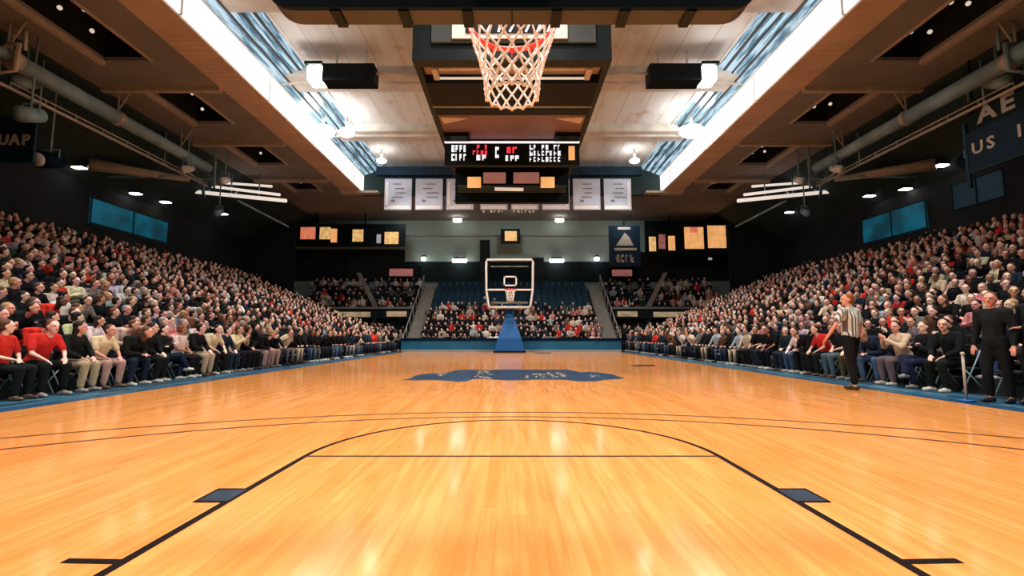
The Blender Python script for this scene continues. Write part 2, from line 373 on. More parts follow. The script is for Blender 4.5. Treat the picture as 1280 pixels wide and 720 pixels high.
# midcourt emblem: long dark blue blob with ragged pale script across it
out = [(500, 475), (512, 473.6), (518, 470), (527, 468), (540, 466.8), (553, 466.5), (563, 465), (569, 463), (578, 462.2), (592, 462.2), (606, 463), (620, 462.3), (640, 461.8), (660, 462.2),
       (676, 462.4), (696, 462), (708, 461.8), (716, 463.5), (726, 465.2), (738, 464.8), (752, 466), (765, 468), (774, 471), (781, 473), (772, 474), (758, 474.6), (744, 476.6), (722, 476.8), (708, 475), (690, 474.6),
       (668, 474.5), (655, 475.3), (636, 475.6), (617, 474.5), (603, 473.5), (590, 474), (584, 476.6), (572, 477.2), (558, 476), (540, 475), (520, 475.4)]
fl.poly([(*floor_pt(*p), 0.0026) for p in out], [tuple(range(len(out)))])
fl.mi_(4)
rr = random.Random(3)
def scrawl(x0, x1, y0, y1, n, z):
    for i in range(n):
        a = x0 + (x1 - x0) * rr.random(); b = y0 + (y1 - y0) * rr.random(); w = rr.uniform(2, 7); h = rr.uniform(.5, 1.3)
        q = [(a, b), (a + w * .6, b - h), (a + w, b), (a + w * .5, b + h)]
        fl.poly([(*floor_pt(*p), z + i * 1e-5) for p in q], [(0, 1, 2, 3)])
scrawl(590, 612, 464, 473, 22, 0.004); scrawl(655, 706, 466, 472, 34, 0.0045); scrawl(545, 556, 467, 470, 6, 0.005); scrawl(735, 755, 468, 474, 5, 0.0055)
fl.mi_(2)
pp = [floor_pt(788, 456.3), floor_pt(817, 456), floor_pt(820, 457.8), floor_pt(793, 458)]
fl.poly([(*p, 0.002) for p in pp], [(0, 1, 2, 3)])
pp = [floor_pt(668, 440.8), floor_pt(690, 440.8), floor_pt(688, 441.8), floor_pt(670, 441.8)]
fl.poly([(*p, 0.002) for p in pp], [(0, 1, 2, 3)])
struct('floor', fl, [M['court'], M['line'], M['line_thin'], M['logo_blue'], M['logo_grey'], M['block']], 'orange maple basketball court with dark lane lines and blue midcourt emblem', 'floor')
struct('floor', B((-21, -8, -0.3), (21, 42, -0.004)), M['slab'], 'dark rubber floor around the court', 'floor')
for s, nm in ((-1, 'left'), (1, 'right')):
    bd = MB(); bd.box((s * EDGE, -6, -0.002), (s * 7.95, FAR + .6, 0.004))
    bd.mi_(1)
    bd.box((s * 7.06, -6, 0.004), (s * 7.10, FAR, 0.006)); bd.box((s * 7.46, -6, 0.004), (s * 7.5, FAR, 0.006))
    for k in range(150):
        a_ = rr.uniform(6.8, 7.85); y_ = rr.uniform(3, 29.5); bd.k = rr.choice((1, 1, 2)); bd.box((s * a_, y_, .004), (s * (a_ + rr.uniform(.02, .09)), y_ + rr.uniform(.3, 1.6), .0062 + k * 4e-6))
    bd.k = 1
    yy = 5.0
    while yy < 30:                                             # short pale painted dashes
        bd.box((s * 7.6, yy, 0.004), (s * 7.72, yy + rr.uniform(.5, 1.1), 0.0065)); yy += rr.uniform(1.2, 2.1)
    struct('trim_%d' % (1 if s < 0 else 2), bd, [M['border'], M['border_pale'], M['slab']], 'blue painted border along the %s sideline' % nm, 'floor border')
bd = MB().box((-EDGE, FAR - 0.12, 0.0), (EDGE, FAR + 0.5, 0.005)); struct('trim_3', bd, M['greytrim'], 'grey strip behind the far baseline', 'floor border')

# ------------------------------------------------------------------ ceiling and walls
def sheet(mb, pts): mb.poly(pts, [tuple(range(len(pts)))])
CY0, CY1 = -8, 33.0
H = lambda h: CZ + h
# raised central vault
v = MB(); v.box((-8.9, CY0, H(11.72)), (8.9, CY1, H(11.95))); struct('ceiling', v, M['concrete'], 'pale stained concrete ceiling over the court', 'ceiling')
for s, nm in ((-1, 'left'), (1, 'right')):
    # light-coloured riser with continuous cove light
    r = MB(); r.box((s * 10.42, CY0, H(10.0)), (s * 10.55, CY1, H(11.2))); struct('trim_%d' % (4 if s < 0 else 5), r, M['crossbeam'], '%s riser above the tan beam' % nm, 'trim')
    cl = thing('cove_light', 'long white light strip above the %s tan beam' % nm, 'light', (s * 10.40, 12, H(10.6)))
    y = CY0 + .2
    seg = 0
    while y < CY1 - .5:
        y1 = min(y + 5.4, CY1 - .05)
        MB().box((0, y - 12, -.60), (-s * 0.04, y1 - 12, .50)).build('diffuser', M['strip'], cl)
        MB().box((s * .005, y1 - 12, -.60), (-s * 0.07, y1 - 12 + .08, .54)).build('end_cap', M['mullion_l'], cl)
        y = y1 + .08
    # sloping skylight
    a = Vector((s * 10.42, 0, H(11.15))); b = Vector((s * 8.85, 0, H(11.74)))
    g = MB(); n_ = Vector((0, 0, .03))
    g.poly([(a.x, CY0, a.z), (b.x, CY0, b.z), (b.x, CY1, b.z), (a.x, CY1, a.z), (a.x, CY0, a.z + .04), (b.x, CY0, b.z + .04), (b.x, CY1, b.z + .04), (a.x, CY1, a.z + .04)],
           [(0, 1, 2, 3), (4, 5, 6, 7), (0, 1, 5, 4), (2, 3, 7, 6)])
    w = tag(g.build('window_%d' % (1 if s < 0 else 2), M['sky']), 'blue daylit skylight along the %s side of the ceiling' % nm, 'skylight', kind='structure')
    for t, mm, ww in ((0.04, 'mullion_l', .05), (0.3, 'mullion', .035), (0.52, 'mullion', .03), (0.74, 'mullion', .05), (0.97, 'mullion_l', .05)):
        p = a.lerp(b, t); MB().box((p.x - ww, CY0, p.z - .07), (p.x + ww, CY1, p.z + .0)).build('glazing_bar', M[mm], w)
    # ribbed tan beam
    struct('trim_%d' % (6 if s < 0 else 7), B((s * 10.42, CY0, H(9.95)), (s * 11.75, CY1, H(10.3))), M['beam'], 'ribbed tan beam on the %s side' % nm, 'beam')
    # flat brown side ceiling with coffers cut out
    CO = [(7.6, 11.0), (13.0, 16.6), (18.75, 21.8), (24.3, 27.3), (30.2, 32.4)]
    x0, x1, x2, x3 = 11.75, 13.15, 14.9, 16.7
    sc = MB(); sc.box((s * x0, CY0, H(10.0)), (s * x1, CY1, H(10.12))); sc.box((s * x2, CY0, H(10.0)), (s * x3, CY1, H(10.12)))
    yy = CY0
    for (c0, c1) in CO: sc.box((s * x1, yy, H(10.0)), (s * x2, c0, H(10.12))); yy = c1
    sc.box((s * x1, yy, H(10.0)), (s * x2, CY1, H(10.12)))
    struct('ceiling', sc, M['soffit'], 'brown side ceiling over the %s stand with dark openings' % nm, 'ceiling')
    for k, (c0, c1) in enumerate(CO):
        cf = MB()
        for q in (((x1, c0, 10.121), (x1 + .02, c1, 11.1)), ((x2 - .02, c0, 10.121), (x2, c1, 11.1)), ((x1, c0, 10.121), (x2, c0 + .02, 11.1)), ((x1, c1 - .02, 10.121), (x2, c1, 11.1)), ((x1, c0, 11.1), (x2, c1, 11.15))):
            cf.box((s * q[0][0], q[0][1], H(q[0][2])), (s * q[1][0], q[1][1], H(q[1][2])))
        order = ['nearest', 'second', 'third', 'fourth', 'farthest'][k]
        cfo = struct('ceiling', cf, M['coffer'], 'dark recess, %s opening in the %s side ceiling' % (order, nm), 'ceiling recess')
        lp = MB(); lp.box((s * (x2 - .02), c0 - .08, H(9.86)), (s * (x2 + .18), c1 + .05, H(10.0))); lp.box((s * (x1 - .07), c0, H(9.93)), (s * x1, c1, H(10.0)))
        lp.build('edge_trim', M['lip'], cfo)
        for j in range(4 if k else 0):
            bx = x1 + .45 + (j % 2) * .7 + rr.uniform(-.12, .12); by = c0 + (c1 - c0) * (.3 + .4 * (j // 2)) + rr.uniform(-.3, .3)
            bt = thing('ceiling_bulb', 'small white bulb in %s dark opening of %s ceiling, %s %s' % (order, nm, ['near', 'far'][j // 2], ['inner', 'outer'][j % 2]), 'bulb', (s * bx, by, H(10.35)), 'bulbs in the ceiling openings')
            MB().ball((0, 0, 0), .075, 8, 6).build('glass', M['bulb'], bt)
            MB().tube([(0, 0, .05), (0, 0, .75)], .03, 6).build('stem', M['black'], bt)
    for k, yl in enumerate((12.75, 18.45, 24.0, 30.0)):
        struct('trim_%d' % (20 + k + (0 if s < 0 else 10)), B((s * 11.8, yl, H(9.84)), (s * 16.6, yl + .22, H(10.0))), M['lip'], 'tan rib across the %s side ceiling, number %d from the camera' % (nm, k + 1), 'ceiling rib')
    # sloping outer ceiling and side wall
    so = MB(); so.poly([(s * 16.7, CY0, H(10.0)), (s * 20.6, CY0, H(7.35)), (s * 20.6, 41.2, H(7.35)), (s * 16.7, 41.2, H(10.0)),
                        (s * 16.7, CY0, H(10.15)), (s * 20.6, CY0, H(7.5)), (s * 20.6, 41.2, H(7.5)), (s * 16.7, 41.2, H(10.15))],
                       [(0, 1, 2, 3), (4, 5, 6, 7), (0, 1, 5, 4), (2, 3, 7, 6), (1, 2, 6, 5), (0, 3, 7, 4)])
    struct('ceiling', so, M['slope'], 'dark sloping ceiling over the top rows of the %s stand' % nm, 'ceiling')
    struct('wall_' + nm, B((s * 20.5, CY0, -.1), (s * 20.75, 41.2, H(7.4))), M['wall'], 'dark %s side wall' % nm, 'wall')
# far ceiling and its front edge
struct('ceiling', B((-16.7, CY1, H(10.0)), (16.7, 41.2, H(10.15))), M['soffit'], 'brown ceiling beyond the skylights', 'ceiling')
struct('trim_8', B((-10.4, CY1 - .35, H(9.8)), (10.4, CY1 - .002, H(11.95))), M['slope'], 'dark end face of the raised ceiling', 'beam')
for s in (-1, 1):
    struct('trim_%d' % (9 if s < 0 else 10), B((s * 9.2, CY1 - .9, H(9.78)), (s * 11.8, CY1 - .36, H(9.94))), M['lip'], 'tan cap at the far end of the %s beam' % ('left' if s < 0 else 'right'), 'beam')
struct('trim_11', B((-9.0, 30.9, H(10.62)), (8.6, 31.25, H(11.2))), M['bannerblue'], 'dark blue beam carrying the row of pale banners', 'beam')
for k, yb in enumerate((8.9, 14.4, 19.9, 25.6)):
    c = MB(); c.box((-10.38, yb, H(11.3)), (10.38, yb + 1.4, H(11.72)))
    c.box((-10.38, yb + .5, H(11.2)), (10.38, yb + .62, H(11.3)))
    struct('trim_%d' % (12 + k), c, M['crossbeam'], 'pale concrete crossbeam under the ceiling, number %d from the camera' % (k + 1), 'beam')
struct('wall_back', B((-20.5, 41.0, -.1), (20.5, 41.2, H(10.1))), M['wall_grey'], 'grey green end wall above the far seats', 'wall')
struct('wall_front', B((-20.5, -8.2, -.1), (20.5, -8.0, H(12))), M['wall'], 'wall behind the camera', 'wall')

# side wall windows (blue lit rooms) and an added glow on the wall
def side_window(n, s, y0, y1, z0, z1, m, label):
    g = B((s * 20.47, y0, H(z0)), (s * 20.50, y1, H(z1)))
    o = tag(g.build('window_%d' % n, M[m]), label, 'window', kind='structure')
    f = MB()
    for q in (((y0, z0), (y1, z0 + .06)), ((y0, z1 - .06), (y1, z1)), ((y0, z0), (y0 + .06, z1)), ((y1 - .06, z0), (y1, z1)), (((y0 + y1) / 2, z0), ((y0 + y1) / 2 + .05, z1))):
        f.box((s * 20.43, q[0][0], H(q[0][1])), (s * 20.47, q[1][0], H(q[1][1])))
    f.build('window_frame', M['wall_dark'], o)
side_window(3, -1, 22.8, 28.1, 5.45, 6.75, 'blueroom', 'blue lit window high in the left wall')
side_window(4, 1, 23.2, 27.6, 5.3, 6.75, 'blueroom', 'blue lit window high in the right wall')
side_window(5, 1, 19.4, 21.8, 5.75, 7.0, 'blue_wall_glow', 'dim blue glowing panel added on the right wall, nearer the camera')  # faint emissive pane added for a bluish area of the wall

# ------------------------------------------------------------------ lamps
def floodlight(x, y, z, s, label):
    t = thing('floodlight', label, 'light', (x, y, z), 'floodlights under the ceiling crossbeams')
    MB().box((-1.05, -.36, -.38), (1.05, .36, .36)).build('housing', M['black'], t, bevel=.03)
    MB().box((s * 1.05, -.42, .30), (s * 1.75, .40, .42)).build('hood', M['black'], t)
    MB().box((s * 1.07, -.37, -.34), (s * 1.65, .33, .28)).build('lens', M['lamp'], t, bevel=.05)
    [MB().tube([(q, 0, .36), (q, 0, 1.09)], .05, 8).build('hanger', M['mullion_l'], t) for q in (-.6, .6)]
    MB().tube([(-s * 1.05, 0, .12), (-s * 2.3, 0, .12)], .07, 8).build('cable_tube', M['crossbeam'], t)
    return t
for s, nm in ((-1, 'left'), (1, 'right')):
    floodlight(s * 6.62, 18.75, H(10.62), s, 'black floodlight with glowing end, nearest on the %s' % nm)
    for k, (x, y) in enumerate(((9.75, 23.8), (8.6, 24.0), (8.2, 29.2)) if s < 0 else ((9.25, 23.8), (8.6, 24.0), (7.7, 29.2))):
        if s > 0 and k == 1: continue
        t = thing('ceiling_lamp', 'bright white lamp under the %s skylight, %s' % (nm, ['large one nearest the beam', 'smaller one beside the large lamp', 'small one at the far crossbeam'][k]), 'light', (s * x, y, H(10.75 if k < 2 else 11.2)), 'bright lamps under the skylights')
        r = (.52, .34, .26)[k]
        MB().ball((0, 0, -.25), r, 16, 10, (1.2, 1, .62)).build('globe', M['lamp'], t)
        MB().tube([(0, 0, -.1), (0, 0, .62)], .07, 10).build('stem', M['mullion_l'], t)
# small round downlights on the sloping outer ceiling
for k, (x, y, s, txt) in enumerate(((20.0, 21.4, -1, 'nearest on the left'), (20.2, 25.0, -1, 'outer one above the left blue window'), (20.05, 27.0, -1, 'inner one above the left blue window'), (19.4, 31.4, -1, 'farthest on the left'),
                                    (19.85, 21.4, 1, 'nearest on the right'), (19.95, 26.0, 1, 'above the right blue window'), (20.3, 24.0, 1, 'standing in for the right window reflection'), (19.0, 32.0, 1, 'farthest on the right'))):  # next to last one is added for a reflection on the window
    z = 10 - .6795 * (x - 16.7)
    t = thing('downlight', 'small oval downlight in the dark sloping ceiling, ' + txt, 'light', (s * x, y, H(z)), 'downlights in the sloping ceilings')
    MB().box((-.36, -.18, -.09), (.36, .18, -.03)).build('lens', M['smalllamp'], t, bevel=.05)
    MB().box((-.42, -.24, -.05), (.42, .24, .02)).build('frame', M['black'], t)
for k, (px, x, y, z, w) in enumerate(((573, -4.45, 40.3, 6.4, .62), (697, 3.8, 40.3, 6.4, .6), (571, -4.6, 39.6, 9.72, .36), (700, 4.0, 39.6, 9.72, .36), (525, -7.5, 40.3, 6.55, .2), (745, 7.2, 40.3, 6.55, .2))):
    t = thing('wall_lamp', 'white lamp at the far wall, %s' % ['wide one left of the far hoop', 'wide one right of the far hoop', 'round one high on the left', 'round one high on the right', 'tiny one at the left aisle', 'tiny one at the right aisle'][k], 'light', (x, y, H(z)), 'lamps at the far wall')
    MB().box((-w, -.12, -.2), (w, .12, .12)).build('lens', M['smalllamp'], t, bevel=.08)
    MB().box((-w * .8, .0, .1), (w * .8, .3 if k not in (2, 3) else .1, .28)).build('bracket', M['black'], t)

def area(loc, size, power, col, aim, spread=180):
    l = bpy.data.lights.new('hall_and_fill_lamp', 'AREA'); l.shape = 'DISK'; l.size = size; l.energy = power; l.color = col; l.spread = math.radians(spread)
    o = bpy.data.objects.new('hall_and_fill_light', l); COL.objects.link(o); o.location = loc
    o.rotation_euler = (Vector(aim) - Vector(loc)).to_track_quat('-Z', 'Y').to_euler(); return o
WARM = (1.0, 0.93, 0.82)
for s in (-1, 1):
    for y in (2.0, 7.4, 12.9, 18.5, 23.6, 28.9):
        area((s * 8.6, y - .8, H(10.4)), .9, 260 if y < 20 else 235, WARM, (s * 2.0, y - .5, 0), 115)
    for y in (6, 12.0, 18.0, 24.0, 29.5):                      # added fill lights without fixtures, washing the lower rows of the stand
        area((s * 9.4, y, H(9.6)),   .6, 72, (1, .92, .84), (s * 10.6, y + .6, 1.5), 70)
for y, p_ in ((1.0, 270), (4.0, 310), (8.0, 330), (22, 260), (27, 200)):
    area((0, y, H(11.3)), 1.2, p_, WARM, (0, y, 0), 110)
for x in (-9, 0, 9): area((x, 37.0, H(9.8)), 1.0, 34, (.95, 1, .93), (x, 41, 6), 150)  # lights without fixtures, added to brighten the end wall

# ------------------------------------------------------------------ near basket
bb = thing('basketball_backboard', 'near basketball backboard seen from behind and below, navy padding along its bottom', 'backboard', (0, 2.1, 0))
zb = H(1.477)
def rounded(w, h, r, z0, n=8):
    pts = []
    for (cx, cz, a0) in ((w - r, z0 + r, -90), (w - r, z0 + h - r, 0), (-w + r, z0 + h - r, 90), (-w + r, z0 + r, 180)):
        for i in range(n + 1):
            a = math.radians(a0 + 90 * i / n); pts.append((cx + r * math.cos(a), cz + r * math.sin(a)))
    return pts
X0 = -0.012
def shiftx(p, d): return [(a + d, b) for a, b in p]
MB().prism(rounded(1.08, 1.25, .10, zb + .04), -.01, .02).build('board', M['white'], bb)
pad = MB(); o1 = rounded(1.125, 1.33, .14, zb); o2 = rounded(1.06, 1.20, .10, zb + .065); n = len(o1)
vs = [(a, -.052, b) for a, b in o1] + [(a, .052, b) for a, b in o1] + [(a, -.052, b) for a, b in o2] + [(a, .052, b) for a, b in o2]
fs = []
for i in range(n):
    j = (i + 1) % n
    fs += [(i, j, j + 2 * n, i + 2 * n), (i + n, i + 3 * n, j + 3 * n, j + n), (i, i + n, j + n, j), (i + 2 * n, j + 2 * n, j + 3 * n, i + 3 * n)]
pad.poly(vs, fs).build('edge_padding', M['woodpad'], bb)
bk = MB(); bk.prism(rounded(1.128, 1.34, .14, zb - .004), -.075, -.0525); bk.build('rear_cover', M['navy'], bb)
for cx in (-.80, -.49, -.20, .21, .52, .82):
    c = MB(); c.prism([(cx - .028, zb - .012), (cx + .018, zb - .012), (cx + .024, zb + .02), (cx - .022, zb + .02)], -.06, .058); c.build('clip', M['black'], bb)
MB().box((-.003, -.055, zb - .005), (.003, .054, zb + .01)).build('seam', M['black'], bb)
arm = MB(); arm.box((-.16, -.35, zb + .45), (.16, -.076, zb + .85)); arm.build('mount', M['navy'], bb)
arm = MB()
for s in (-1, 1):
    arm.tube([(s * .12, -.3, zb + .7), (s * .5, -.9, H(11.9))], .06, 10)
arm.tube([(0, -.3, zb + .6), (0, -3.5, H(11.9))], .06, 10); arm.build('suspension_mast', M['black'], bb)
# rim and net (joined to the board: they move with it)
RC = Vector((0.0, .50, H(1.785))); RR = .243
MB().tube([RC + Vector((RR * math.cos(2 * PI * i / 48), RR * math.sin(2 * PI * i / 48), 0)) for i in range(48)], .017, 10, closed=True).build('rim', M['rim'], bb)
rb = MB(); rb.box((-.07, .02, RC.z - .1), (.07, .055, RC.z + .03)); rb.poly([(-.07, .05, RC.z + .012), (.07, .05, RC.z + .012), (.12, .29, RC.z + .005), (-.12, .29, RC.z + .005), (-.07, .05, RC.z - .008), (.07, .05, RC.z - .008), (.12, .29, RC.z - .005), (-.12, .29, RC.z - .005)],
    [(0, 1, 2, 3), (7, 6, 5, 4), (0, 4, 5, 1), (1, 5, 6, 2), (2, 6, 7, 3), (3, 7, 4, 0)]); rb.build('rim_bracket', M['rim'], bb)
for k in range(12):
    a = 2 * PI * k / 12; p = RC + Vector((RR * math.cos(a), RR * math.sin(a), -.014))
    MB().tube([p + Vector((math.cos(a) * .0, 0, .004)), p + Vector((math.cos(a) * -.012, math.sin(a) * -.012, -.022)), p + Vector((0, 0, -.034))], .005, 6).build('net_hook', M['rim'], bb)
nt_ = MB(); levels = [(0, .243), (-.075, .226), (-.145, .204), (-.205, .184), (-.262, .169), (-.316, .159), (-.368, .153), (-.418, .149)]
def nring(a, l):
    z, r = levels[l]; return RC + Vector((r * math.cos(a), r * math.sin(a), z - .02))
NN = 14
for l in range(len(levels) - 1):
    for k in range(NN):
        off = .5 * (l % 2); a = 2 * PI * (k + off) / NN
        for d in (-.5, .5):
            b = a + 2 * PI * d / NN
            p, q = nring(a, l), nring(b, l + 1); mid = (p + q) / 2; mid.z -= .004
            if l == 0: mid.x += rr.uniform(-.008, .008); mid.y += rr.uniform(-.008, .008)
            nt_.tube([p, mid, q], .0062, 6)
for l in range(1, len(levels)):
    for k in range(NN):
        a = 2 * PI * (k + .5 * (l % 2)) / NN; nt_.ball(nring(a, l), .0105, 6, 4)
for k in range(NN):
    a = 2 * PI * (k + .5) / NN; L_ = len(levels) - 1; p = nring(a, L_); q = nring(a + 2 * PI / NN, L_); mid = (p + q) / 2; mid.z += .012; nt_.tube([p, mid, q], .0062, 6)
nt_.build('net', M['net'], bb)

# ------------------------------------------------------------------ far basket
fb = thing('basketball_hoop', 'far basketball hoop on a blue padded base behind the far baseline', 'basketball hoop', (-.15, 29.6, 0))
bs = MB()
bs.poly([(-.92, -.5, .02), (.92, -.5, .02), (.92, 1.2, .02), (-.92, 1.2, .02), (-.72, -.42, .85), (.72, -.42, .85), (.72, 1.15, .85), (-.72, 1.15, .85), (-.2, .1, 2.35), (.2, .1, 2.35), (.2, .7, 2.35), (-.2, .7, 2.35)],
        [(0, 3, 2, 1), (0, 1, 5, 4), (1, 2, 6, 5), (2, 3, 7, 6), (3, 0, 4, 7), (4, 5, 9, 8), (5, 6, 10, 9), (6, 7, 11, 10), (7, 4, 8, 11), (8, 9, 10, 11)])
bs.build('padded_base', M['bluepad'], fb, bevel=.04)
MB().box((-.98, -.55, 0), (.98, 1.28, .10)).build('foot', M['black'], fb)
MB().tube([(0, .4, 2.3), (0, .15, 3.2), (0, -.5, 3.7)], .13, 10).tube([(-.25, .4, 2.2), (-.2, -.5, 3.3)], .05, 8).tube([(.25, .4, 2.2), (.2, -.5, 3.3)], .05, 8).build('arm', M['bluepad'], fb)
BZ0, BZ1, BZM = 2.72, 5.62, 3.78
bo = MB().poly([(-1.42, -.66, BZ1), (1.42, -.66, BZ1), (1.40, -.66, BZM), (1.27, -.66, BZ0), (-1.27, -.66, BZ0), (-1.40, -.66, BZM)], [(0, 1, 2, 3, 4, 5)]); gl = bo.build('glass_board', M['glass'], fb)
sm = gl.modifiers.new('thick', 'SOLIDIFY'); sm.thickness = .03
fr = MB()
fr.tube([(-1.42, -.68, BZ1 - .15), (-1.36, -.68, BZ1), (1.36, -.68, BZ1), (1.42, -.68, BZ1 - .15), (1.40, -.68, BZM), (1.27, -.68, BZ0 + .12), (1.18, -.68, BZ0), (-1.18, -.68, BZ0), (-1.27, -.68, BZ0 + .12), (-1.40, -.68, BZM)], .065, 8, closed=True)
fr.tube([(-1.38, -.68, BZM), (1.38, -.68, BZM)], .06, 8)
fr.build('frame', M['white'], fb)
MB().box((-1.15, -.62, 5.18), (1.15, -.58, 5.26)).box((-1.1, -.62, 2.95), (1.1, -.55, 3.07)).build('cross_rail', M['tan'], fb)
sq = MB(); q0, q1, z0, z1 = -.36, .45, 4.0, 4.62
for a_, b_ in (((q0, z0), (q1, z0 + .09)), ((q0, z1 - .09), (q1, z1)), ((q0, z0), (q0 + .09, z1)), ((q1 - .09, z0), (q1, z1))): sq.box((a_[0], -.74, a_[1]), (b_[0], -.70, b_[1]))
sq.build('target_square', M['printw'], fb)
RF = Vector((.05, -1.22, 3.74))
MB().tube([RF + Vector((.3 * math.cos(2 * PI * i / 24), .3 * math.sin(2 * PI * i / 24), 0)) for i in range(24)], .035, 8, closed=True).box((-.05, -.95, 3.7), (.15, -.70, 3.78)).build('rim', M['rim'], fb)
fn = MB()
for k in range(10):
    for d in (-.5, .5):
        pts = [RF + Vector((r * math.cos(2 * PI * (k + d * l) / 10), r * math.sin(2 * PI * (k + d * l) / 10), z)) for l, (z, r) in enumerate(((0, .3), (-.18, .26), (-.36, .22), (-.54, .19), (-.7, .18)))]
        fn.tube(pts, .022, 5)
fn.build('net', M['net'], fb)

# ------------------------------------------------------------------ centre-hung scoreboard
sb = thing('scoreboard', 'large black centre-hung scoreboard seen from below, above midcourt', 'scoreboard', (0, 14.0, 0))
W = 2.2
# local y = world y - 14
box = MB()
box.box((-W, -3.7, H(6.05)), (-W + .14, 6, H(8.2))); box.box((W - .14, -3.7, H(6.05)), (W, 6, H(8.2)))
box.box((-W, -3.98, H(6.30)), (W, -3.75, H(8.2))); box.box((-W, 5.9, H(6.05)), (W, 6, H(8.2))); box.box((-W, -3.98, H(8.1)), (W, 6, H(8.2)))
box.box((-W, -4.0, H(6.03)), (W, -3.72, H(6.30)))
box.build('casing', M['blacksheen'], sb)
MB().box((-1.78, -4.03, H(6.42)), (1.85, -3.981, H(7.9))).build('screen', M['screen_off'], sb, bevel=.02)
MB().box((-1.32, -4.07, H(6.50)), (1.22, -4.031, H(7.7))).build('display_frame', M['white'], sb)
dp = MB().box((-1.02, -4.09, H(6.62)), (.92, -4.071, H(7.6))).build('display', M['black'], sb)
g = MB()
for x in (-.85, -.55, -.3, -.05, .3, .55, .78):
    g.tube([(x, -4.1, H(6.63)), (x + rr.uniform(-.1, .1), -4.1, H(6.8)), (x + rr.uniform(-.1, .1), -4.1, H(7.1))], .03, 5)
g.build('display_marks', M['led_white'], dp)
pn = MB(); pn.box((-W + .14, -3.72, H(6.24)), (W - .14, -3.06, H(6.3))); pn.build('recess_panel', M['recess'], sb)
pn = MB(); pn.box((-1.85, -3.55, H(6.08)), (-1.72, -3.08, H(6.22))); pn.box((1.72, -3.55, H(6.08)), (1.85, -3.08, H(6.22))); pn.box((-1.7, -3.45, H(6.16)), (1.7, -3.36, H(6.22))); pn.build('recess_frame', M['tan'], sb)
MB().tube([(-1.78, -3.1, H(6.12)), (1.78, -3.1, H(6.12))], .03, 8).build('tube_light', M['tube'], sb)
MB().box((-W + .14, -3.04, H(6.03)), (W - .14, -1.88, H(6.2))).build('lower_panel', M['black'], sb)
MB().tube([(-W + .1, -1.82, H(6.05)), (W - .1, -1.82, H(6.05))], .035, 8).build('rail', M['greytrim'], sb)
MB().box((-W + .14, -1.76, H(6.03)), (W - .14, -1.36, H(6.15))).build('lower_panel', M['black'], sb)
MB().box((-W + .14, -1.34, H(6.10)), (W - .14, .42, H(6.2))).build('underside_panel', M['redbrown'], sb)
for s in (-1, 1):
    MB().poly([(s * 2.0, -1.15, H(6.06)), (s * 1.95, -.75, H(6.06)), (s * 1.2, -1.1, H(6.06)), (s * 2.0, -1.15, H(6.1)), (s * 1.95, -.75, H(6.1)), (s * 1.2, -1.1, H(6.1))], [(0, 1, 2), (5, 4, 3), (0, 3, 4, 1), (1, 4, 5, 2), (2, 5, 3, 0)]).build('deflector', M['lip'], sb)
    MB().box((s * 1.3, -.1, H(5.98)), (s * 2.05, .3, H(6.1))).build('speaker_box', M['black'], sb)
# hanging display face
fc = MB().box((-2.1, .45, H(5.28)), (2.1, .65, H(6.03))).build('display_board', M['black'], sb)
MB().box((-2.1, .42, H(5.98)), (2.1, .449, H(6.04))).build('top_edge', M['led_white'], fc)
def glyphs(x0, x1, z0, z1, yy, m, parent, rows, dens=.72, cw=.055, name='figures'):
    g = MB(); hh = (z1 - z0) / rows
    for r_ in range(rows):
        x = x0
        while x < x1 - cw:
            zb_ = z0 + r_ * hh + hh * .15; zt = z0 + (r_ + 1) * hh - hh * .1; w = rr.uniform(.5, 1.0) * cw
            if rr.random() < dens:
                g.box((x, yy, zb_), (x + w * .35, yy + .02, zt))
                if rr.random() < .7: g.box((x, yy, zt - hh * .2), (x + w, yy + .02, zt))
                if rr.random() < .6: g.box((x, yy, (zb_ + zt) / 2 - hh * .08), (x + w, yy + .02, (zb_ + zt) / 2 + hh * .08))
                if rr.random() < .6: g.box((x, yy, zb_), (x + w, yy + .02, zb_ + hh * .2))
            x += cw * 1.25
    return g.build(name, m, parent)
Z = H(5.28)
glyphs(-1.88, -1.38, Z + .10, Z + .66, .425, M['led_white'], fc, 2, .95, .1)
glyphs(-1.22, -.72, Z + .30, Z + .66, .425, M['led_red'], fc, 2, .7, .1)
glyphs(-1.1, -.68, Z + .12, Z + .34, .425, M['led_white'], fc, 1, .9, .14)
glyphs(-.52, -.28, Z + .16, Z + .62, .425, M['led_white'], fc, 1, .9, .12)
glyphs(-.16, .16, Z + .34, Z + .60, .425, M['led_red'], fc, 1, 1, .14)
glyphs(-.2, .5, Z + .10, Z + .32, .425, M['led_white'], fc, 1, .85, .12)
glyphs(.55, 1.55, Z + .08, Z + .66, .425, M['led_white'], fc, 3, .95, .1)
MB().box((1.76, .42, Z + .16), (1.95, .449, Z + .6)).build('amber_panel', M['scr_orange'], fc)
for (a, b_, z0, z1, m) in ((-1.0, -.22, 5.42, 5.80, 'scr_brown'), (.05, .95, 5.42, 5.80, 'scr_brown'), (-1.55, -1.08, 5.26, 5.64, 'scr_orange'), (1.0, 1.48, 5.26, 5.64, 'scr_orange')):
    MB().box((a, 2.25, H(z0) - .12), (b_, 2.32, H(z1) - .12)).build('small_screen', M[m], sb, bevel=.01)
rear = MB(); rear.box((-2.05, 2.9, H(4.78)), (2.05, 3.1, H(6.05))); rear.build('rear_board', M['black'], sb)
rr2 = MB(); rr2.box((-1.9, 2.3, H(5.18)), (1.9, 2.9, H(5.24))); rr2.box((-1.9, 2.5, H(5.05)), (1.9, 2.56, H(5.1))); rr2.build('lower_rail', M['slope'], sb)
MB().tube([(-.6, 2.3, H(5.10)), (.4, 2.3, H(5.08))], .06, 8).build('warm_light', M['tube'], sb)
rods = MB()
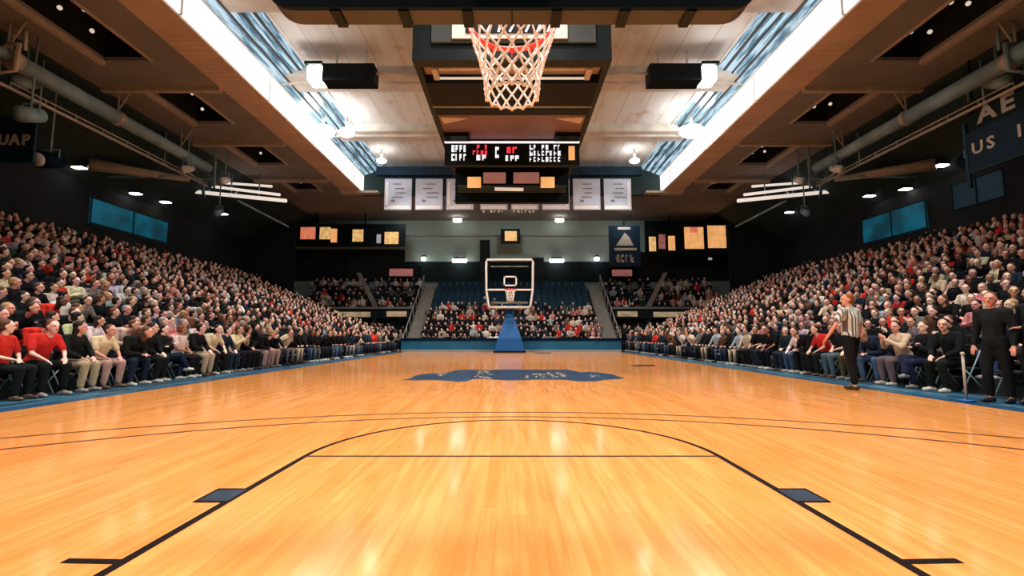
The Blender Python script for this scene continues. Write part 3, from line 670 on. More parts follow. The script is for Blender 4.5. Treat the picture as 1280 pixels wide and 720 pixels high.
for x in (-1.7, 1.7):
    for y in (-3.4, 5.4): rods.tube([(x, y, H(8.15)), (x, y, H(11.75))], .04, 8)
rods.build('hanging_rod', M['black'], sb)

# ------------------------------------------------------------------ row of pale banners at the far end
for k, x in enumerate((-7.55, -5.5, -3.45, -1.2, .85, 2.9, 4.95, 7.0)):
    t = thing('hanging_banner', 'pale printed banner hanging under the blue beam, %s from the left' % ['first', 'second', 'third', 'fourth', 'fifth', 'sixth', 'seventh', 'last'][k], 'banner', (x, 31.05, H(8.3)), 'pale banners in a row at the far end')
    MB().box((-.9, -.02, 0), (.9, .02, 2.15)).build('cloth', M['banner'], t)
    MB().box((-.95, -.05, 2.1), (.95, .05, 2.2)).build('top_bar', M['bannerblue'], t)
    MB().tube([(-.6, 0, 2.15), (-.6, 0, 2.35)], .03, 6).tube([(.6, 0, 2.15), (.6, 0, 2.35)], .03, 6).build('strap', M['black'], t)
    g = MB()
    for z in (1.7, 1.4, 1.1, .8):
        a = rr.uniform(-.5, -.1); g.box((a, -.035, z), (a + rr.uniform(.5, .8), -.021, z + .07))
    g.box((-.45, -.035, .5), (-.2, -.021, .68)); g.build('print', M['print'], t)
    g = MB(); g.box((-.82, -.035, .06), (.75, -.021, .28))
    if k in (0, 2): g.box((-.82, -.035, .2), (-.66, -.021, 1.9))
    if k in (5, 7): g.box((.66, -.035, .2), (.82, -.021, 1.9))
    g.build('print', M['printw'], t)
    if k in (3, 4):
        glyphs(-.75, .75, -.22, -.02, -.03, M['printw'], t, 1, .95, .2, 'letter_strip')

# ------------------------------------------------------------------ far wall signs and screens
def board(name, label, cat, x0, x1, y, z0, z1, m='black', d=.18, group=None):
    t = thing(name, label, cat, ((x0 + x1) / 2, y, H(z0)), group)
    MB().box((x0 - (x0 + x1) / 2, 0, 0), (x1 - (x0 + x1) / 2, d, z1 - z0)).build('casing', M[m], t)
    return t
def scr(t, x0, x1, z0, z1, m, H0, y=-.03, nm='screen'):
    o = MB().box((x0 - t.location.x, y, z0 - H0), (x1 - t.location.x, 0.001, z1 - H0)).build(nm, M[m], t); return o
def at(px, py, D):
    u = 360 - py; z = u * math.cos(TH) + 600 * math.sin(TH); y = 600 * math.cos(TH) - u * math.sin(TH)
    return ((px - 640) / y * D, z / y * D)
def pxboard(name, label, cat, a, b, D, m='black', group=None):
    x0, z1 = at(a[0], a[1], D); x1, z0 = at(b[0], b[1], D); return board(name, label, cat, x0, x1, D, z0, z1, m, group=group), z0
def pxscr(t, H0, a, b, D, m, nm='screen', y=-.03):
    x0, z1 = at(a[0], a[1], D); x1, z0 = at(b[0], b[1], D); return scr(t, x0, x1, z0, z1, m, H0, y, nm)
D = 38.6
t, h0 = pxboard('display_panel', 'long black display panel with four glowing screens, left end wall', 'display panel', (345, 280), (506, 308), D)
for a, b, m in (((376, 284), (394, 299), 'scr_red'), ((400, 284), (413, 299), 'scr_yellow'), ((414, 286), (421, 303), 'scr_orange'), ((441, 287), (454, 302), 'scr_yellow'), ((481, 290), (498, 305), 'scr_yellow'), ((471, 293), (476, 304), 'led_dim'), ((353, 286), (360, 298), 'blueroom')): pxscr(t, h0, a, b, D, m)
[MB().tube([(q, .1, 1.7), (q, .1, 2.9)], .06, 6).build('hanger', M['black'], t) for q in (-2, 2)]
t, h0 = pxboard('display_panel', 'black display panel with a mixed screen and two orange screens, right end wall', 'display panel', (806, 276), (930, 320), D)
for a, b, m in (((811, 296), (820, 314), 'scr_yellow'), ((823, 293), (832, 311), 'scr_pink'), ((835, 295), (844, 313), 'scr_orange'), ((855, 284), (880, 311), 'scr_orange'), ((884, 282), (908, 310), 'scr_orange'), ((862, 284), (872, 291), 'scr_red'), ((885, 325 - 3), (890, 325), 'led_dim')): 
    o = pxscr(t, h0, a, b, D, m, y=(-.05 if (a[0] == 862) else -.03))
[MB().tube([(q, .1, 2.6), (q, .1, 3.3)], .06, 6).build('hanger', M['black'], t) for q in (-2, 2)]
t, h0 = pxboard('hanging_banner', 'dark banner with a pale triangle emblem and lettering, right of the far wall', 'banner', (761, 282), (801, 333), 37.9, 'bannerblue')
g = MB(); p = [at(*q, 37.9) for q in ((770, 307), (781, 291), (787, 297), (792, 307))]
g.prism([(a - t.location.x, b - h0) for a, b in p], -.03, -.001)
g.build('emblem', M['letters'], t)
pxscr(t, h0, (768, 310), (796, 313), 37.9, 'letters', 'line'); pxscr(t, h0, (772, 284), (788, 287), 37.9, 'letters', 'line')
a0 = at(770, 330, 37.9); a1 = at(797, 317, 37.9)
glyphs(a0[0] - t.location.x, a1[0] - t.location.x, a0[1] - h0, a1[1] - h0, -.03, M['letters'], t, 1, .95, .3)
MB().tube([(0, .1, 3.2), (0, .1, 4.0)], .05, 6).build('hanger', M['black'], t)
for a, b, txt in (((483, 333), (526, 347), 'left'), ((761, 334), (793, 347), 'right')):
    t, h0 = pxboard('lit_sign', 'small glowing pink sign above the %s corner seats' % txt, 'sign', a, b, 39.6, 'black')
    pxscr(t, h0, (a[0] + 4, a[1] + 3), (b[0] - 10 if txt == 'left' else b[0] - 3, b[1] - 2), 39.6, 'scr_pink')
    MB().box((-.3, .15, .1), (.3, 1.42, .5)).build('bracket', M['black'], t)
t, h0 = pxboard('display_panel', 'small black box with an orange screen above the far hoop', 'display panel', (626, 286), (650, 304), 39.8, 'black')
pxscr(t, h0, (631, 289), (646, 301), 39.8, 'scr_yellow'); MB().tube([(0, .1, .9), (0, .1, 1.3)], .05, 6).build('hanger', M['black'], t)
# dark band and openings of the end wall
def wallbit(n, a, b, D, m, d=.1, label='', cat='trim'):
    x0, z1 = at(a[0], a[1], D); x1, z0 = at(b[0], b[1], D); struct(n, B((x0, D, H(z0)), (x1, D + d, H(z1))), M[m], label, cat)
wallbit('trim_40', (455, 327), (830, 352), 40.85, 'wall_dark', .14, 'dark band along the far wall above the seats')
wallbit('trim_41', (335, 312), (505, 350), 40.7, 'tier', .2, 'dark panelled wall left of the far seats')
wallbit('trim_42', (800, 315), (1000, 350), 40.7, 'wall', .2, 'dark wall right of the far seats')
for k, (a, b) in enumerate((((345, 313), (362, 325)), ((366, 314), (388, 326)), ((401, 315), (434, 345)), ((440, 314), (449, 326)))):
    wallbit('window_%d' % (6 + k), a, b, 40.6, 'wall_dark', .09, 'black opening in the far left wall, %s from the left' % ['first', 'second', 'third', 'fourth'][k], 'window')
wallbit('trim_43', (500, 293), (626, 295), 40.9, 'greytrim', .1, 'pale ledge line on the far wall, left part')
wallbit('trim_44', (650, 293), (762, 295), 40.9, 'greytrim', .1, 'pale ledge line on the far wall, right part')
wallbit('trim_45', (600, 300), (612, 375), 40.6, 'tier', .2, 'dark column left of the far hoop'); wallbit('trim_46', (664, 322), (680, 358), 40.6, 'tier', .2, 'dark column right of the far hoop')
# dark masses that close the far corners above the side stands
struct('wall_corner_left', B((-20.5, 36.2, -.1), (-16.6, 36.4, H(8.6))), M['wall_dark'], 'dark wall in the far left corner', 'wall')
struct('wall_corner_right', B((16.6, 36.2, -.1), (20.5, 36.4, H(8.6))), M['wall_dark'], 'dark wall in the far right corner', 'wall')

# side banners high up
t = thing('hanging_banner', 'dark blue banner with cream letters high on the left', 'banner', (-17.6, 16.0, H(5.95)))
MB().box((-1.3, 0, 0), (1.12, .06, 1.65)).build('cloth', M['bannerblue'], t)
MB().box((1.04, -.02, 0), (1.12, 0, 1.65)).box((-1.3, -.02, .22), (1.0, 0, .27)).build('border', M['blueseat'], t)
lettering('UAP', .52, M['letters'], t, (.42, -.02, .78), bold=.02); MB().tube([(-.8, .03, 1.65), (-.8, .03, 2.85)], .03, 6).tube([(.8, .03, 1.65), (.8, .03, 3.4)], .03, 6).build('strap', M['black'], t)
t = thing('hanging_banner', 'dark blue banner with cream letters high on the right', 'banner', (16.62, 15.0, H(5.85)))
MB().box((0, -2.6, 0), (.06, 2.0, 1.5)).build('cloth', M['bannerblue'], t)
MB().box((-.02, 1.92, -.5), (.08, 2.04, 1.9)).box((-.02, -2.6, .0), (0, 1.9, .05)).build('border', M['blueseat'], t)
lettering('US IKW', .58, M['letters'], t, (-.02, .35, .82), (PI / 2, 0, -PI / 2), .015, 1.1)
lettering('AE', .8, M['lettersdim'], t, (-.02, .75, 1.92), (PI / 2, 0, -PI / 2), .025, 1.2)
MB().box((0, -2.0, 1.5), (.04, 1.8, 2.6)).build('upper_panel', M['wall_dark'], t); MB().tube([(.03, -1.8, 1.5), (.03, -1.8, 4.22)], .03, 6).tube([(.03, 1.6, 1.5), (.03, 1.6, 4.22)], .03, 6).build('strap', M['black'], t)

# ------------------------------------------------------------------ ducts, catwalks, rails under the side ceilings
for s, nm in ((-1, 'left'), (1, 'right')):
    t = thing('ventilation_duct', 'long round grey duct under the %s side ceiling' % nm, 'duct', (s * 16.0, 17, H(8.8)))
    d = MB(); d.tube([(0, -9, .05), (0, -2.6, .05)], .16 if s < 0 else .3, 14); d.build('pipe', M['duct'], t)
    d = MB(); d.tube([(0, -2.4, 0), (0, 1.6, 0)], .28, 16); d.build('pipe', M['duct'], t)
    d = MB(); d.tube([(0, 1.75, 0), (0, 7.5, -.02)], .26, 16); d.build('pipe', M['duct'], t)
    [MB().tube([(0, q, 0), (0, q + .22, 0)], .31, 16).build('collar', M['tan'], t) for q in (1.57, -2.5)]
    for y in (-6, -2.6, 1.68, 5.4):
        MB().tube([(0, y, .3), (0, y, 1.18)], .035, 6).tube([(0, y, .3), (-s * .5, y, 1.2)], .03, 6).build('hanger', M['tan'], t)
    t = thing('lighting_rail', 'thin pale rail of stage lighting beside the grey duct, %s side' % nm, 'rail', (s * 16.0, 17, H(8.1)))
    MB().tube([(s * .45, -9, .0), (s * .45, 8.2, -.05)], .06, 8).tube([(s * .45, -2, .18), (s * .45, 8.2, .12)], .03, 8).build('rail', M['tan'], t)
    st = MB()
    for y in np.arange(-8, 8, 1.2): st.tube([(s * .45, y, 0), (s * .45, y, .2)], .025, 5)
    for y in (-7, -1, 5): st.tube([(s * .45, y, 0), (s * .45, y, 1.55)], .03, 6)
    st.build('post', M['duct'], t)
    # white triple rail
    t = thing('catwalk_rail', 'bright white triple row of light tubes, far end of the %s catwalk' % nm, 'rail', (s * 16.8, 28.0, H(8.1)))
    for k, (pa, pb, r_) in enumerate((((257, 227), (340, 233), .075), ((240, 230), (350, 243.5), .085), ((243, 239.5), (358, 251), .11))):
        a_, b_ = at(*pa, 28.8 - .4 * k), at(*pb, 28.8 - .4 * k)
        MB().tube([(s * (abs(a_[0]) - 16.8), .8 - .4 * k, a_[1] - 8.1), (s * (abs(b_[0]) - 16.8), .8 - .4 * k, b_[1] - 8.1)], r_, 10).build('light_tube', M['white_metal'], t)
    [MB().tube([(s * q, -.05, .1 + w_), (s * q, .85, .85 + w_)], .06, 8).build('crossbar', M['duct'], t) for q, w_ in ((0, .0), (1.6, .25))]
    [MB().tube([(s * q, .5, .3), (s * q, .5, 1.75)], .04, 6).build('hanger', M['duct'], t) for q in (.3, -1.4)]
    MB().tube([(-s * .6, -.3, -.15), (-s * 2.2, 2.8, -1.0)], .06, 6).build('strut', M['duct'], t)
    # bracket frame between duct and rail
    t = thing('truss_bracket', 'pale tangled metal bracket where the %s duct ends' % nm, 'bracket', (s * 16.3, 24.8, H(8.3)))
    g = MB()
    pts = [(-.5, 0, 0), (.5, .3, .1), (.6, -.2, .9), (-.4, .2, 1.0), (-.5, 0, 0), (.6, -.2, .9)]
    g.tube([(s * a, b, c) for a, b, c in pts], .06, 6); g.tube([(s * .2, -1, 0), (s * .9, 1.2, .1), (s * 2.0, 3.0, -.1)], .08, 6); g.tube([(-s * .5, 0, -.5), (-s * .45, 0, 1.7)], .06, 6)
    g.build('frame', M['duct'], t)
    g = MB(); g.tube([(s * .5, -.5, -.2), (s * 3.0, -3.6, -.5)], [.12, .3], 10); g.build('tan_cone', M['tan'], t)
    MB().tube([(s * .2, -1.5, -.35), (s * 3.6, -1.8, -.5)], .07, 8).build('arm', M['duct'], t)
    t = thing('truss_bracket', 'pale metal bracket clamped on the %s duct nearer the camera' % nm, 'bracket', (s * 16.0, 14.4, H(8.75)))
    g = MB(); g.tube([(0, 0, .45), (s * .4, .1, .2), (s * .35, .1, -.45), (-s * .3, 0, -.4), (-s * .35, 0, .5), (0, 0, .45)], .07, 6); g.tube([(-s * .35, .2, .4), (-s * .3, .2, 1.1)], .05, 6); g.tube([(s * .1, .2, .4), (s * .1, .2, .95)], .05, 6)
    g.build('clamp', M['letters'] if s < 0 else M['duct'], t)
    for k, (x, y, z, mt, sz) in enumerate(((15.75, 22.6, 8.15, 'letters', .28), (15.3, 24.9, 8.35, 'white', .26), (17.2, 17.3, 6.6, 'duct', .42), (18.0, 15.3, 7.0, 'duct', .3), (17.2, 27.6, 7.3, 'duct', .24), (15.9, 15.2, 7.35, 'duct', .36), (16.6, 15.6, 8.7, 'duct', .32))):
        if s > 0 and k == 5: continue
        t = thing('stage_spotlight', 'stage spotlight under the %s side ceiling, %s' % (nm, ['pale one at the duct end', 'white one beside the light tubes', 'large dark one with pale front', 'one by the blue banner', 'small one under the light tubes', 'grey one above the blue banner', 'grey one behind the duct'][k]), 'spotlight', (s * x, y, H(z)), 'stage spotlights on the catwalks')
        MB().tube([(0, sz, .05), (0, -sz, -.22)], [sz * .62, sz * .75], 12).build('can', M['navy'] if k == 2 else M[mt], t)
        MB().tube([(0, -sz, -.22), (0, -sz - .06, -.24)], sz * .6, 12).build('lens', M['white'] if k in (0, 1, 2) else M['duct'], t)
        zt = (10 if x < 16.7 else 10 - .6795 * (x - 16.7)) - z
        MB().tube([(0, 0, .1), (0, 0, zt - .01)], .035, 6).tube([(-sz * .8, 0, 0), (-sz * .8, 0, .3), (sz * .8, 0, .3), (sz * .8, 0, 0)], .03, 6).build('yoke', M['duct'], t)

# ------------------------------------------------------------------ stands
ROWS, RX0, RDX, RDZ, SY0, SY1 = 18, 8.05, 0.60, 0.25, 0.0, 33.0
for s, nm in ((-1, 'left'), (1, 'right')):
    t = thing('seating_stand', 'dark stepped seating stand along the %s side of the court' % nm, 'stand', (s * 8.3, SY0, 0))
    st = MB(); prof = [(RX0 + RDX - .42, 0)]
    for i in range(1, ROWS):
        x = RX0 + i * RDX - .42; prof += [(x, RDZ * i), (x + RDX, RDZ * i)]
    prof[-1] = (20.48, RDZ * (ROWS - 1)); prof += [(20.48, -.02), (RX0 + RDX - .42, -.02)]
    pr = [prof[0]] + [p for k, p in enumerate(prof[1:]) if p != prof[k]]
    st.prism([(s * (a) - s * 8.3, b) for a, b in pr], 0, SY1 - SY0); st.build('tiers', M['tier'], t)
    for i in range(1, ROWS):
        x = RX0 + i * RDX; z = RDZ * i
        b = MB(); b.box((s * (x - .22) - s * 8.3, 1, z + .37), (s * (x + .15) - s * 8.3, SY1 - SY0 - .3, z + .405)); b.box((s * (x + .15) - s * 8.3, 1, z + .50), (s * (x + .17) - s * 8.3, SY1 - SY0 - .3, z + .72))
        for y in np.arange(1.2, 32.6, 1.57): b.box((s * (x + .02) - s * 8.3, y, z), (s * (x + .08) - s * 8.3, y + .05, z + .41)); b.box((s * (x + .15) - s * 8.3, y, z + .40), (s * (x + .17) - s * 8.3, y + .05, z + .7))
        b.build('bench_row', M['darkseat'], t)
    rl = MB(); z = RDZ * (ROWS - 1)
    for y in np.arange(.5, 33, 2.0): rl.tube([(s * 10.35, y, z), (s * 10.35, y, z + 1.0)], .025, 6)
    rl.tube([(s * 10.35, .5, z + 1.0), (s * 10.35, 32.5, z + 1.0)], .03, 6); rl.build('railing', M['darkseat'], t)
# end stand
t = thing('seating_stand', 'end stand with dark blue seats behind the far basket', 'stand', (0, 31.2, 0)); es = MB()
prof = [(.0, 0)]
for i in range(1, 13): prof += [(.7 + .554 * i - .34, .385 * (i - 1)), (.7 + .554 * i - .34, .385 * i)]
prof += [(9.6, .385 * 12), (9.6, -.02), (0, -.02)]
es.prism(prof, -6.1, 6.1, 'x'); es.build('tiers', M['blueseat'], t)
for i in range(13):
    y = .7 + .554 * i; z = .385 * i
    b = MB(); xx = -6.0
    while xx < 5.6:
        b.box((xx, y - .2, z + .40), (xx + .46, y + .16, z + .45)); b.box((xx, y + .16, z + .45), (xx + .46, y + .20, z + .78)); xx += .52
    b.box((-6, y, z), (6, y + .05, z + .4)); b.build('seat_row', M['blueseat'], t)
for s, nm in ((-1, 'left'), (1, 'right')):
    b = MB(); x0, x1 = 6.12, 7.1
    for i in range(20): b.box((s * x0, .34 + .36 * i, 0 if i == 0 else .25 * i - .3), (s * x1, .34 + .36 * (i + 1), .25 * (i + 1)))
    b.build('stairs', M['step'], t)
    b = MB(); b.tube([(s * 7.12, .4, 1.0), (s * 7.12, 7.4, 5.9)], .03, 6)
    for i in range(8): b.tube([(s * 7.12, .4 + i, .15 + .69 * i), (s * 7.12, .4 + i, 1.0 + .7 * i)], .025, 6)
    b.build('handrail', M['greytrim'], t)
# barrier in front of the end stand
t = thing('barrier', 'low teal blue barrier behind the far baseline', 'barrier', (0, 30.95, 0))
b = MB(); b.box((-7.1, 0, .0), (7.0, .1, .70)); b.build('panel', M['bluewall'], t)
MB().box((-7.12, -.03, .70), (7.02, .14, .86)).build('cap', M['navy'], t)
MB().box((-7.1, -.06, .0), (7.0, -.001, .13)).build('kick_rail', M['greytrim'], t)
# corner balconies
for s, nm in ((-1, 'left'), (1, 'right')):
    t = thing('balcony', 'dark corner balcony with a lit cream ledge, %s of the far basket' % nm, 'balcony', (s * 12, 36.0, 0))
    f = lambda x: s * (x - 12)
    b = MB(); b.box((f(7.3), .0, 2.3), (f(16.5), .12, 3.15)); b.box((f(7.3), 0.12, 2.2), (f(16.5), 4.9, 2.3)); b.box((f(7.3), .4, 0), (f(16.5), .6, 2.2))
    b.box((f(10.15), -.05, 0), (f(10.45), .39, 3.2)); b.box((f(7.3), .3, 0), (f(7.5), 4.9, 3.0)); b.build('frame', M['wall_dark'], t)
    b = MB(); pr = [(.3, 2.3)]
    for i in range(6): pr += [(.45 + .64 * i, 2.3 + .45 * i), (.45 + .64 * i, 2.3 + .45 * (i + 1) - .1)]
    pr += [(4.9, 4.9), (4.9, 2.3)]; b.prism(pr, min(f(7.5), f(16.5)), max(f(7.5), f(16.5)), 'x'); b.build('tiers', M['tier'], t)
    MB().box((f(10.6), -.05, 2.42), (f(14.6), -.001, 2.80)).build('ledge_sign', M['sign_lit'], t)
    MB().box((f(7.9), -.05, 2.45), (f(9.4), -.001, 2.84)).build('ledge_sign', M['sign_lit'], t)
    MB().box((f(7.4), -.12, 3.02), (f(15.2), .14, 3.17)).build('ledge', M['step'], t)
    MB().prism([(f(10.15), 2.95), (f(10.6), 2.95), (f(12.1), 5.9), (f(11.8), 5.9)], 1.0, 1.1).build('divider', M['step'], t)

# ------------------------------------------------------------------ people
def capsule(mb, p0, r0, p1, r1, n=10):
    p0, p1 = Vector(p0), Vector(p1); d = (p1 - p0); L = d.length; d = d / L if L > 1e-6 else Vector((0, 0, 1))
    pts, rs = [], []
    for a in (-90, -60, -30): pts.append(p0 + d * r0 * math.sin(math.radians(a))); rs.append(max(.0012, r0 * math.cos(math.radians(a))))
    pts.append(p0); rs.append(r0); pts.append(p1); rs.append(r1)
    for a in (30, 60, 90): pts.append(p1 + d * r1 * math.sin(math.radians(a))); rs.append(max(.0012, r1 * math.cos(math.radians(a))))
    mb.tube(pts, rs, n)
def ell(mb, c, r, rot=None):
    """ellipsoid with radii r"""
    k0 = len(mb.v); mb.ball((0, 0, 0), 1, 16, 10, r)
    for i in range(k0, len(mb.v)):
        p = Vector(mb.v[i]); p = (rot @ p if rot else p) + Vector(c); mb.v[i] = tuple(p)
def fuse(mb, voxel, name, mats, smooth=2, paint=None):
    me = mb.mesh('tmp', []); o = bpy.data.objects.new('tmp', me); COL.objects.link(o)
    r = o.modifiers.new('r', 'REMESH'); r.mode = 'VOXEL'; r.voxel_size = voxel; r.use_smooth_shade = True
    s = o.modifiers.new('s', 'SMOOTH'); s.iterations = smooth; s.factor = .5
    dg = bpy.context.evaluated_depsgraph_get(); out_ = bpy.data.meshes.new_from_object(o.evaluated_get(dg)); out_.name = name
    bpy.data.objects.remove(o); out_.materials.clear()
    for m in mats: out_.materials.append(m)
    for p in out_.polygons: p.use_smooth = True
    if paint:
        for p in out_.polygons:
            for (c, rad, idx) in paint:
                if (p.center - c).length < rad: p.material_index = idx; break
    return out_
def V(*a): return Vector(a)
def hand(mb, wrist, d, up, s, curl=.35):
    """palm + five fingers; d = pointing direction, up = back of the hand, s = +-1 thumb side"""
    d = d.normalized(); side = d.cross(up).normalized() * s; up = side.cross(d).normalized() * s
    pc = wrist + d * .05
    for k in (-1, 0, 1): capsule(mb, wrist + side * .012 * k, .016, pc + side * .024 * k + d * .03, .014, 8)
    for k, L in zip((-1.5, -.5, .5, 1.5), (.055, .072, .078, .07)):
        b0 = pc + d * .035 + side * .019 * k; b1 = b0 + (d - up * curl * .5).normalized() * L * .5; b2 = b1 + (d - up * curl * 1.6).normalized() * L * .5
        capsule(mb, b0, .0095, b1, .0085, 6); capsule(mb, b1, .0085, b2, .007, 6)
    t0 = wrist + d * .02 + side * .024; t1 = t0 + (d + side * .9 - up * .3).normalized() * .04; t2 = t1 + (d + side * .1 - up * .4).normalized() * .03
    capsule(mb, t0, .012, t1, .0105, 6); capsule(mb, t1, .0105, t2, .0085, 6)
def head(mb, c, yaw=0, pitch=0):
    R = Matrix.Rotation(yaw, 3, 'Z') @ Matrix.Rotation(pitch, 3, 'X')
    q = lambda x, y, z: Vector(c) + R @ Vector((x, y, z))
    ell(mb, q(0, -.012, .028), (.077, .096, .090), R); ell(mb, q(0, .014, -.035), (.060, .072, .080), R); ell(mb, q(0, .045, -.085), (.034, .034, .028), R)
    capsule(mb, q(0, .083, .012), .010, q(0, .104, -.022), .0145, 8)
    ell(mb, q(0, .078, .030), (.055, .018, .012), R); ell(mb, q(0, .078, -.052), (.026, .013, .009), R)
    for s in (-1, 1): ell(mb, q(s * .077, -.008, -.005), (.012, .022, .032), R)
    return q, [(q(-.03, .086, .012), .0125, 1), (q(.03, .086, .012), .0125, 1), (q(0, .091, -.052), .019, 2)]
def figure(pose, voxel=.0095):
    """pose -> dict of part meshes: body, hair, top, trousers, shoe. +y is forward."""
    P = pose; J = {k: Vector(v) for k, v in P['j'].items()}
    bm_ = MB(); c = J['head']; q, paint = head(bm_, c, P.get('yaw', 0), P.get('pitch', 0))
    nb = J['neck']; capsule(bm_, nb - V(0, 0, .04), .055, q(0, -.02, -.06), .050)
    hip, ch = J['hip'], J['chest']
    ell(bm_, hip, (.145, .105, .12)); ell(bm_, ch, (.145, .095, .15)); capsule(bm_, hip, .115, ch, .12)
    for s, k in ((-1, 'l'), (1, 'r')):
        sh, el, wr = J['sh' + k], J['el' + k], J['wr' + k]; kn, an, toe = J['kn' + k], J['an' + k], J['to' + k]
        capsule(bm_, ch + V(0, 0, .08), .075, sh, .050); capsule(bm_, sh, .050, el, .036); capsule(bm_, el, .037, wr, .024)
        hd = J.get('hd' + k, (wr - el).normalized()); hand(bm_, wr, hd, J.get('hu' + k, V(0, 0, 1)), -s if P.get('thumbin', True) else s, P.get('curl', .35))
        hj = hip + V(s * .085, 0, -.02)
        capsule(bm_, hj, .080, kn, .052); capsule(bm_, kn, .052, kn.lerp(an, .35) + (V(0, -.012, 0)), .050); capsule(bm_, kn.lerp(an, .35), .049, an, .033); capsule(bm_, an - V(0, .015, .03), .030, toe, .024)
    parts = {'body': fuse(bm_, voxel, 'person_body', [M['skin'], M['eye'], M['lips']], 2, paint)}
    # hair
    R = Matrix.Rotation(P.get('yaw', 0), 3, 'Z') @ Matrix.Rotation(P.get('pitch', 0), 3, 'X')
    h = MB()
    ell(h, q(0, -.030, .048), (.084, .092, .084), R); ell(h, q(0, -.045, .0), (.080, .070, .085), R)
    parts['hair'] = fuse(h, .014, 'person_hair', [M['hair']], 1)
    h = MB(); ell(h, q(0, -.030, .048), (.085, .094, .085), R); ell(h, q(0, -.05, -.03), (.086, .066, .10), R); ell(h, q(0, -.075, -.11), (.085, .045, .10), R)
    parts['hair_long'] = fuse(h, .014, 'person_long_hair', [M['hair']], 1)
    # top
    t_ = MB(); up = (nb - hip).normalized()
    ell(t_, ch, (.168, .122, .16)); capsule(t_, hip + V(0, 0, .03), .138, ch, .148); ell(t_, hip + V(0, 0, .04), (.172, .13, .11)); capsule(t_, ch + up * .08, .10, nb - up * .035, .068)
    lg = P.get('sleeve', 1)
    for s, k in ((-1, 'l'), (1, 'r')):
        sh, el, wr = J['sh' + k], J['el' + k], J['wr' + k]
        capsule(t_, ch + V(0, 0, .075), .098, sh, .072)
        if lg: capsule(t_, sh, .070, el, .056); capsule(t_, el, .056, el.lerp(wr, .86), .043)
        else: capsule(t_, sh, .070, sh.lerp(el, .72), .062)
    parts['top'] = fuse(t_, .016, 'person_top', [M['cloth']], 2)
    t_ = MB(); ell(t_, hip - V(0, 0, .01), (.163, .125, .115))
    for s, k in ((-1, 'l'), (1, 'r')):
        kn, an = J['kn' + k], J['an' + k]; hj = hip + V(s * .085, 0, -.02)
        capsule(t_, hj, .102, kn, .075); capsule(t_, kn, .075, an + V(0, 0, .035), .056)
    parts['trousers'] = fuse(t_, .016, 'person_trousers', [M['cloth']], 2)
    for k in 'lr':
        an, toe = J['an' + k], J['to' + k]; f = MB(); b = an + V(0, 0, 0)
        d = (toe - an); d.z = 0; d.normalize(); base = Vector((an.x, an.y, toe.z))
        capsule(f, base - d * .035, .040, toe, .036); capsule(f, base + V(0, 0, .01), .040, base + d * .05 + V(0, 0, .012), .042)
        z0 = toe.z - .034
        sm_ = fuse(f, .012, 'person_shoe', [M['shoe']], 1)
        for v_ in sm_.vertices: v_.co.z = max(v_.co.z, z0)
        parts['shoe_' + k] = sm_
    return parts
def seated(lean=0., handsz=0, spread=.12, yaw=0, pitch=0, arms='knee', sleeve=1, cross=False):
    l = lean
    j = dict(hip=(0, 0, .54), chest=(0, .04 + .35 * l, .90 - .06 * l), neck=(0, .06 + .55 * l, 1.06 - .12 * l), head=(0, .085 + .68 * l, 1.195 - .17 * l))
    ch = Vector(j['chest'])
    for s, k in ((-1, 'l'), (1, 'r')):
        j['sh' + k] = (s * .185, ch.y - .01, ch.z + .09)
        j['kn' + k] = (s * spread, .42, .50); j['an' + k] = (s * (spread + .01), .37, .09); j['to' + k] = (s * (spread + .03), .50, .036)
        if arms == 'knee': j['el' + k] = (s * .25, ch.y + .10, ch.z - .17); j['wr' + k] = (s * (spread + .01), .33 + .1 * l, .625)
        elif arms == 'lap': j['el' + k] = (s * .25, ch.y + .06, ch.z - .17); j['wr' + k] = (s * .06, .26, .66)
        elif arms == 'clap': j['el' + k] = (s * .24, ch.y + .16, ch.z - .12); j['wr' + k] = (s * .045, ch.y + .33, ch.z + .03); j['hd' + k] = (-s * .2, .55, .8); j['hu' + k] = (s, 0, 0)
        elif arms == 'up': j['el' + k] = (s * .33, ch.y + .05, ch.z + .22); j['wr' + k] = (s * .27, ch.y + .06, ch.z + .48)
        elif arms == 'cross': j['el' + k] = (s * .24, ch.y + .10, ch.z - .15); j['wr' + k] = (-s * .09, ch.y + .20 + .02 * s, ch.z - .08 + .03 * s)
        elif arms == 'forearm': j['el' + k] = (s * (spread + .07), .30, .66); j['wr' + k] = (s * .05, .48, .63)
    if cross:
        j['knr'] = (.03, .44, .60); j['anr'] = (-.16, .52, .28); j['tor'] = (-.2, .64, .24)
    return dict(j=j, yaw=yaw, pitch=pitch, sleeve=sleeve)
POSES = [seated(.15, arms='knee', yaw=.5), seated(.65, arms='forearm', yaw=.3, spread=.17), seated(.0, arms='lap', yaw=.7, sleeve=0), seated(.1, arms='clap', yaw=.4),
         seated(-.05, arms='cross', yaw=.2, cross=True), seated(.3, arms='knee', yaw=-.1, sleeve=0, spread=.16), seated(.05, arms='lap', yaw=1.0, pitch=-.1)]
FIG = [figure(p, .0125) for p in POSES]
SK = [(.80, .47, .39), (.86, .56, .48), (.72, .40, .31), (.90, .64, .56), (.40, .21, .14), (.20, .10, .065), (.75, .38, .30)]
HR = [('dark brown', (.03, .015, .01)), ('black', (.01, .01, .01)), ('brown', (.10, .05, .025)), ('fair', (.42, .28, .14)), ('grey', (.38, .36, .34)), ('reddish', (.22, .07, .03))]
TOPS = [('black', (.010, .012, .015), 13), ('white', (.78, .72, .68), 3.4), ('red', (.66, .04, .028), 1.25), ('grey', (.18, .18, .18), 2), ('navy', (.015, .03, .06), 4), ('cream', (.68, .58, .45), 1.7), ('pink', (.62, .27, .25), 1.2),
        ('dark green', (.03, .06, .045), .8), ('brown', (.16, .08, .05), 1), ('pale blue', (.35, .45, .55), .8)]
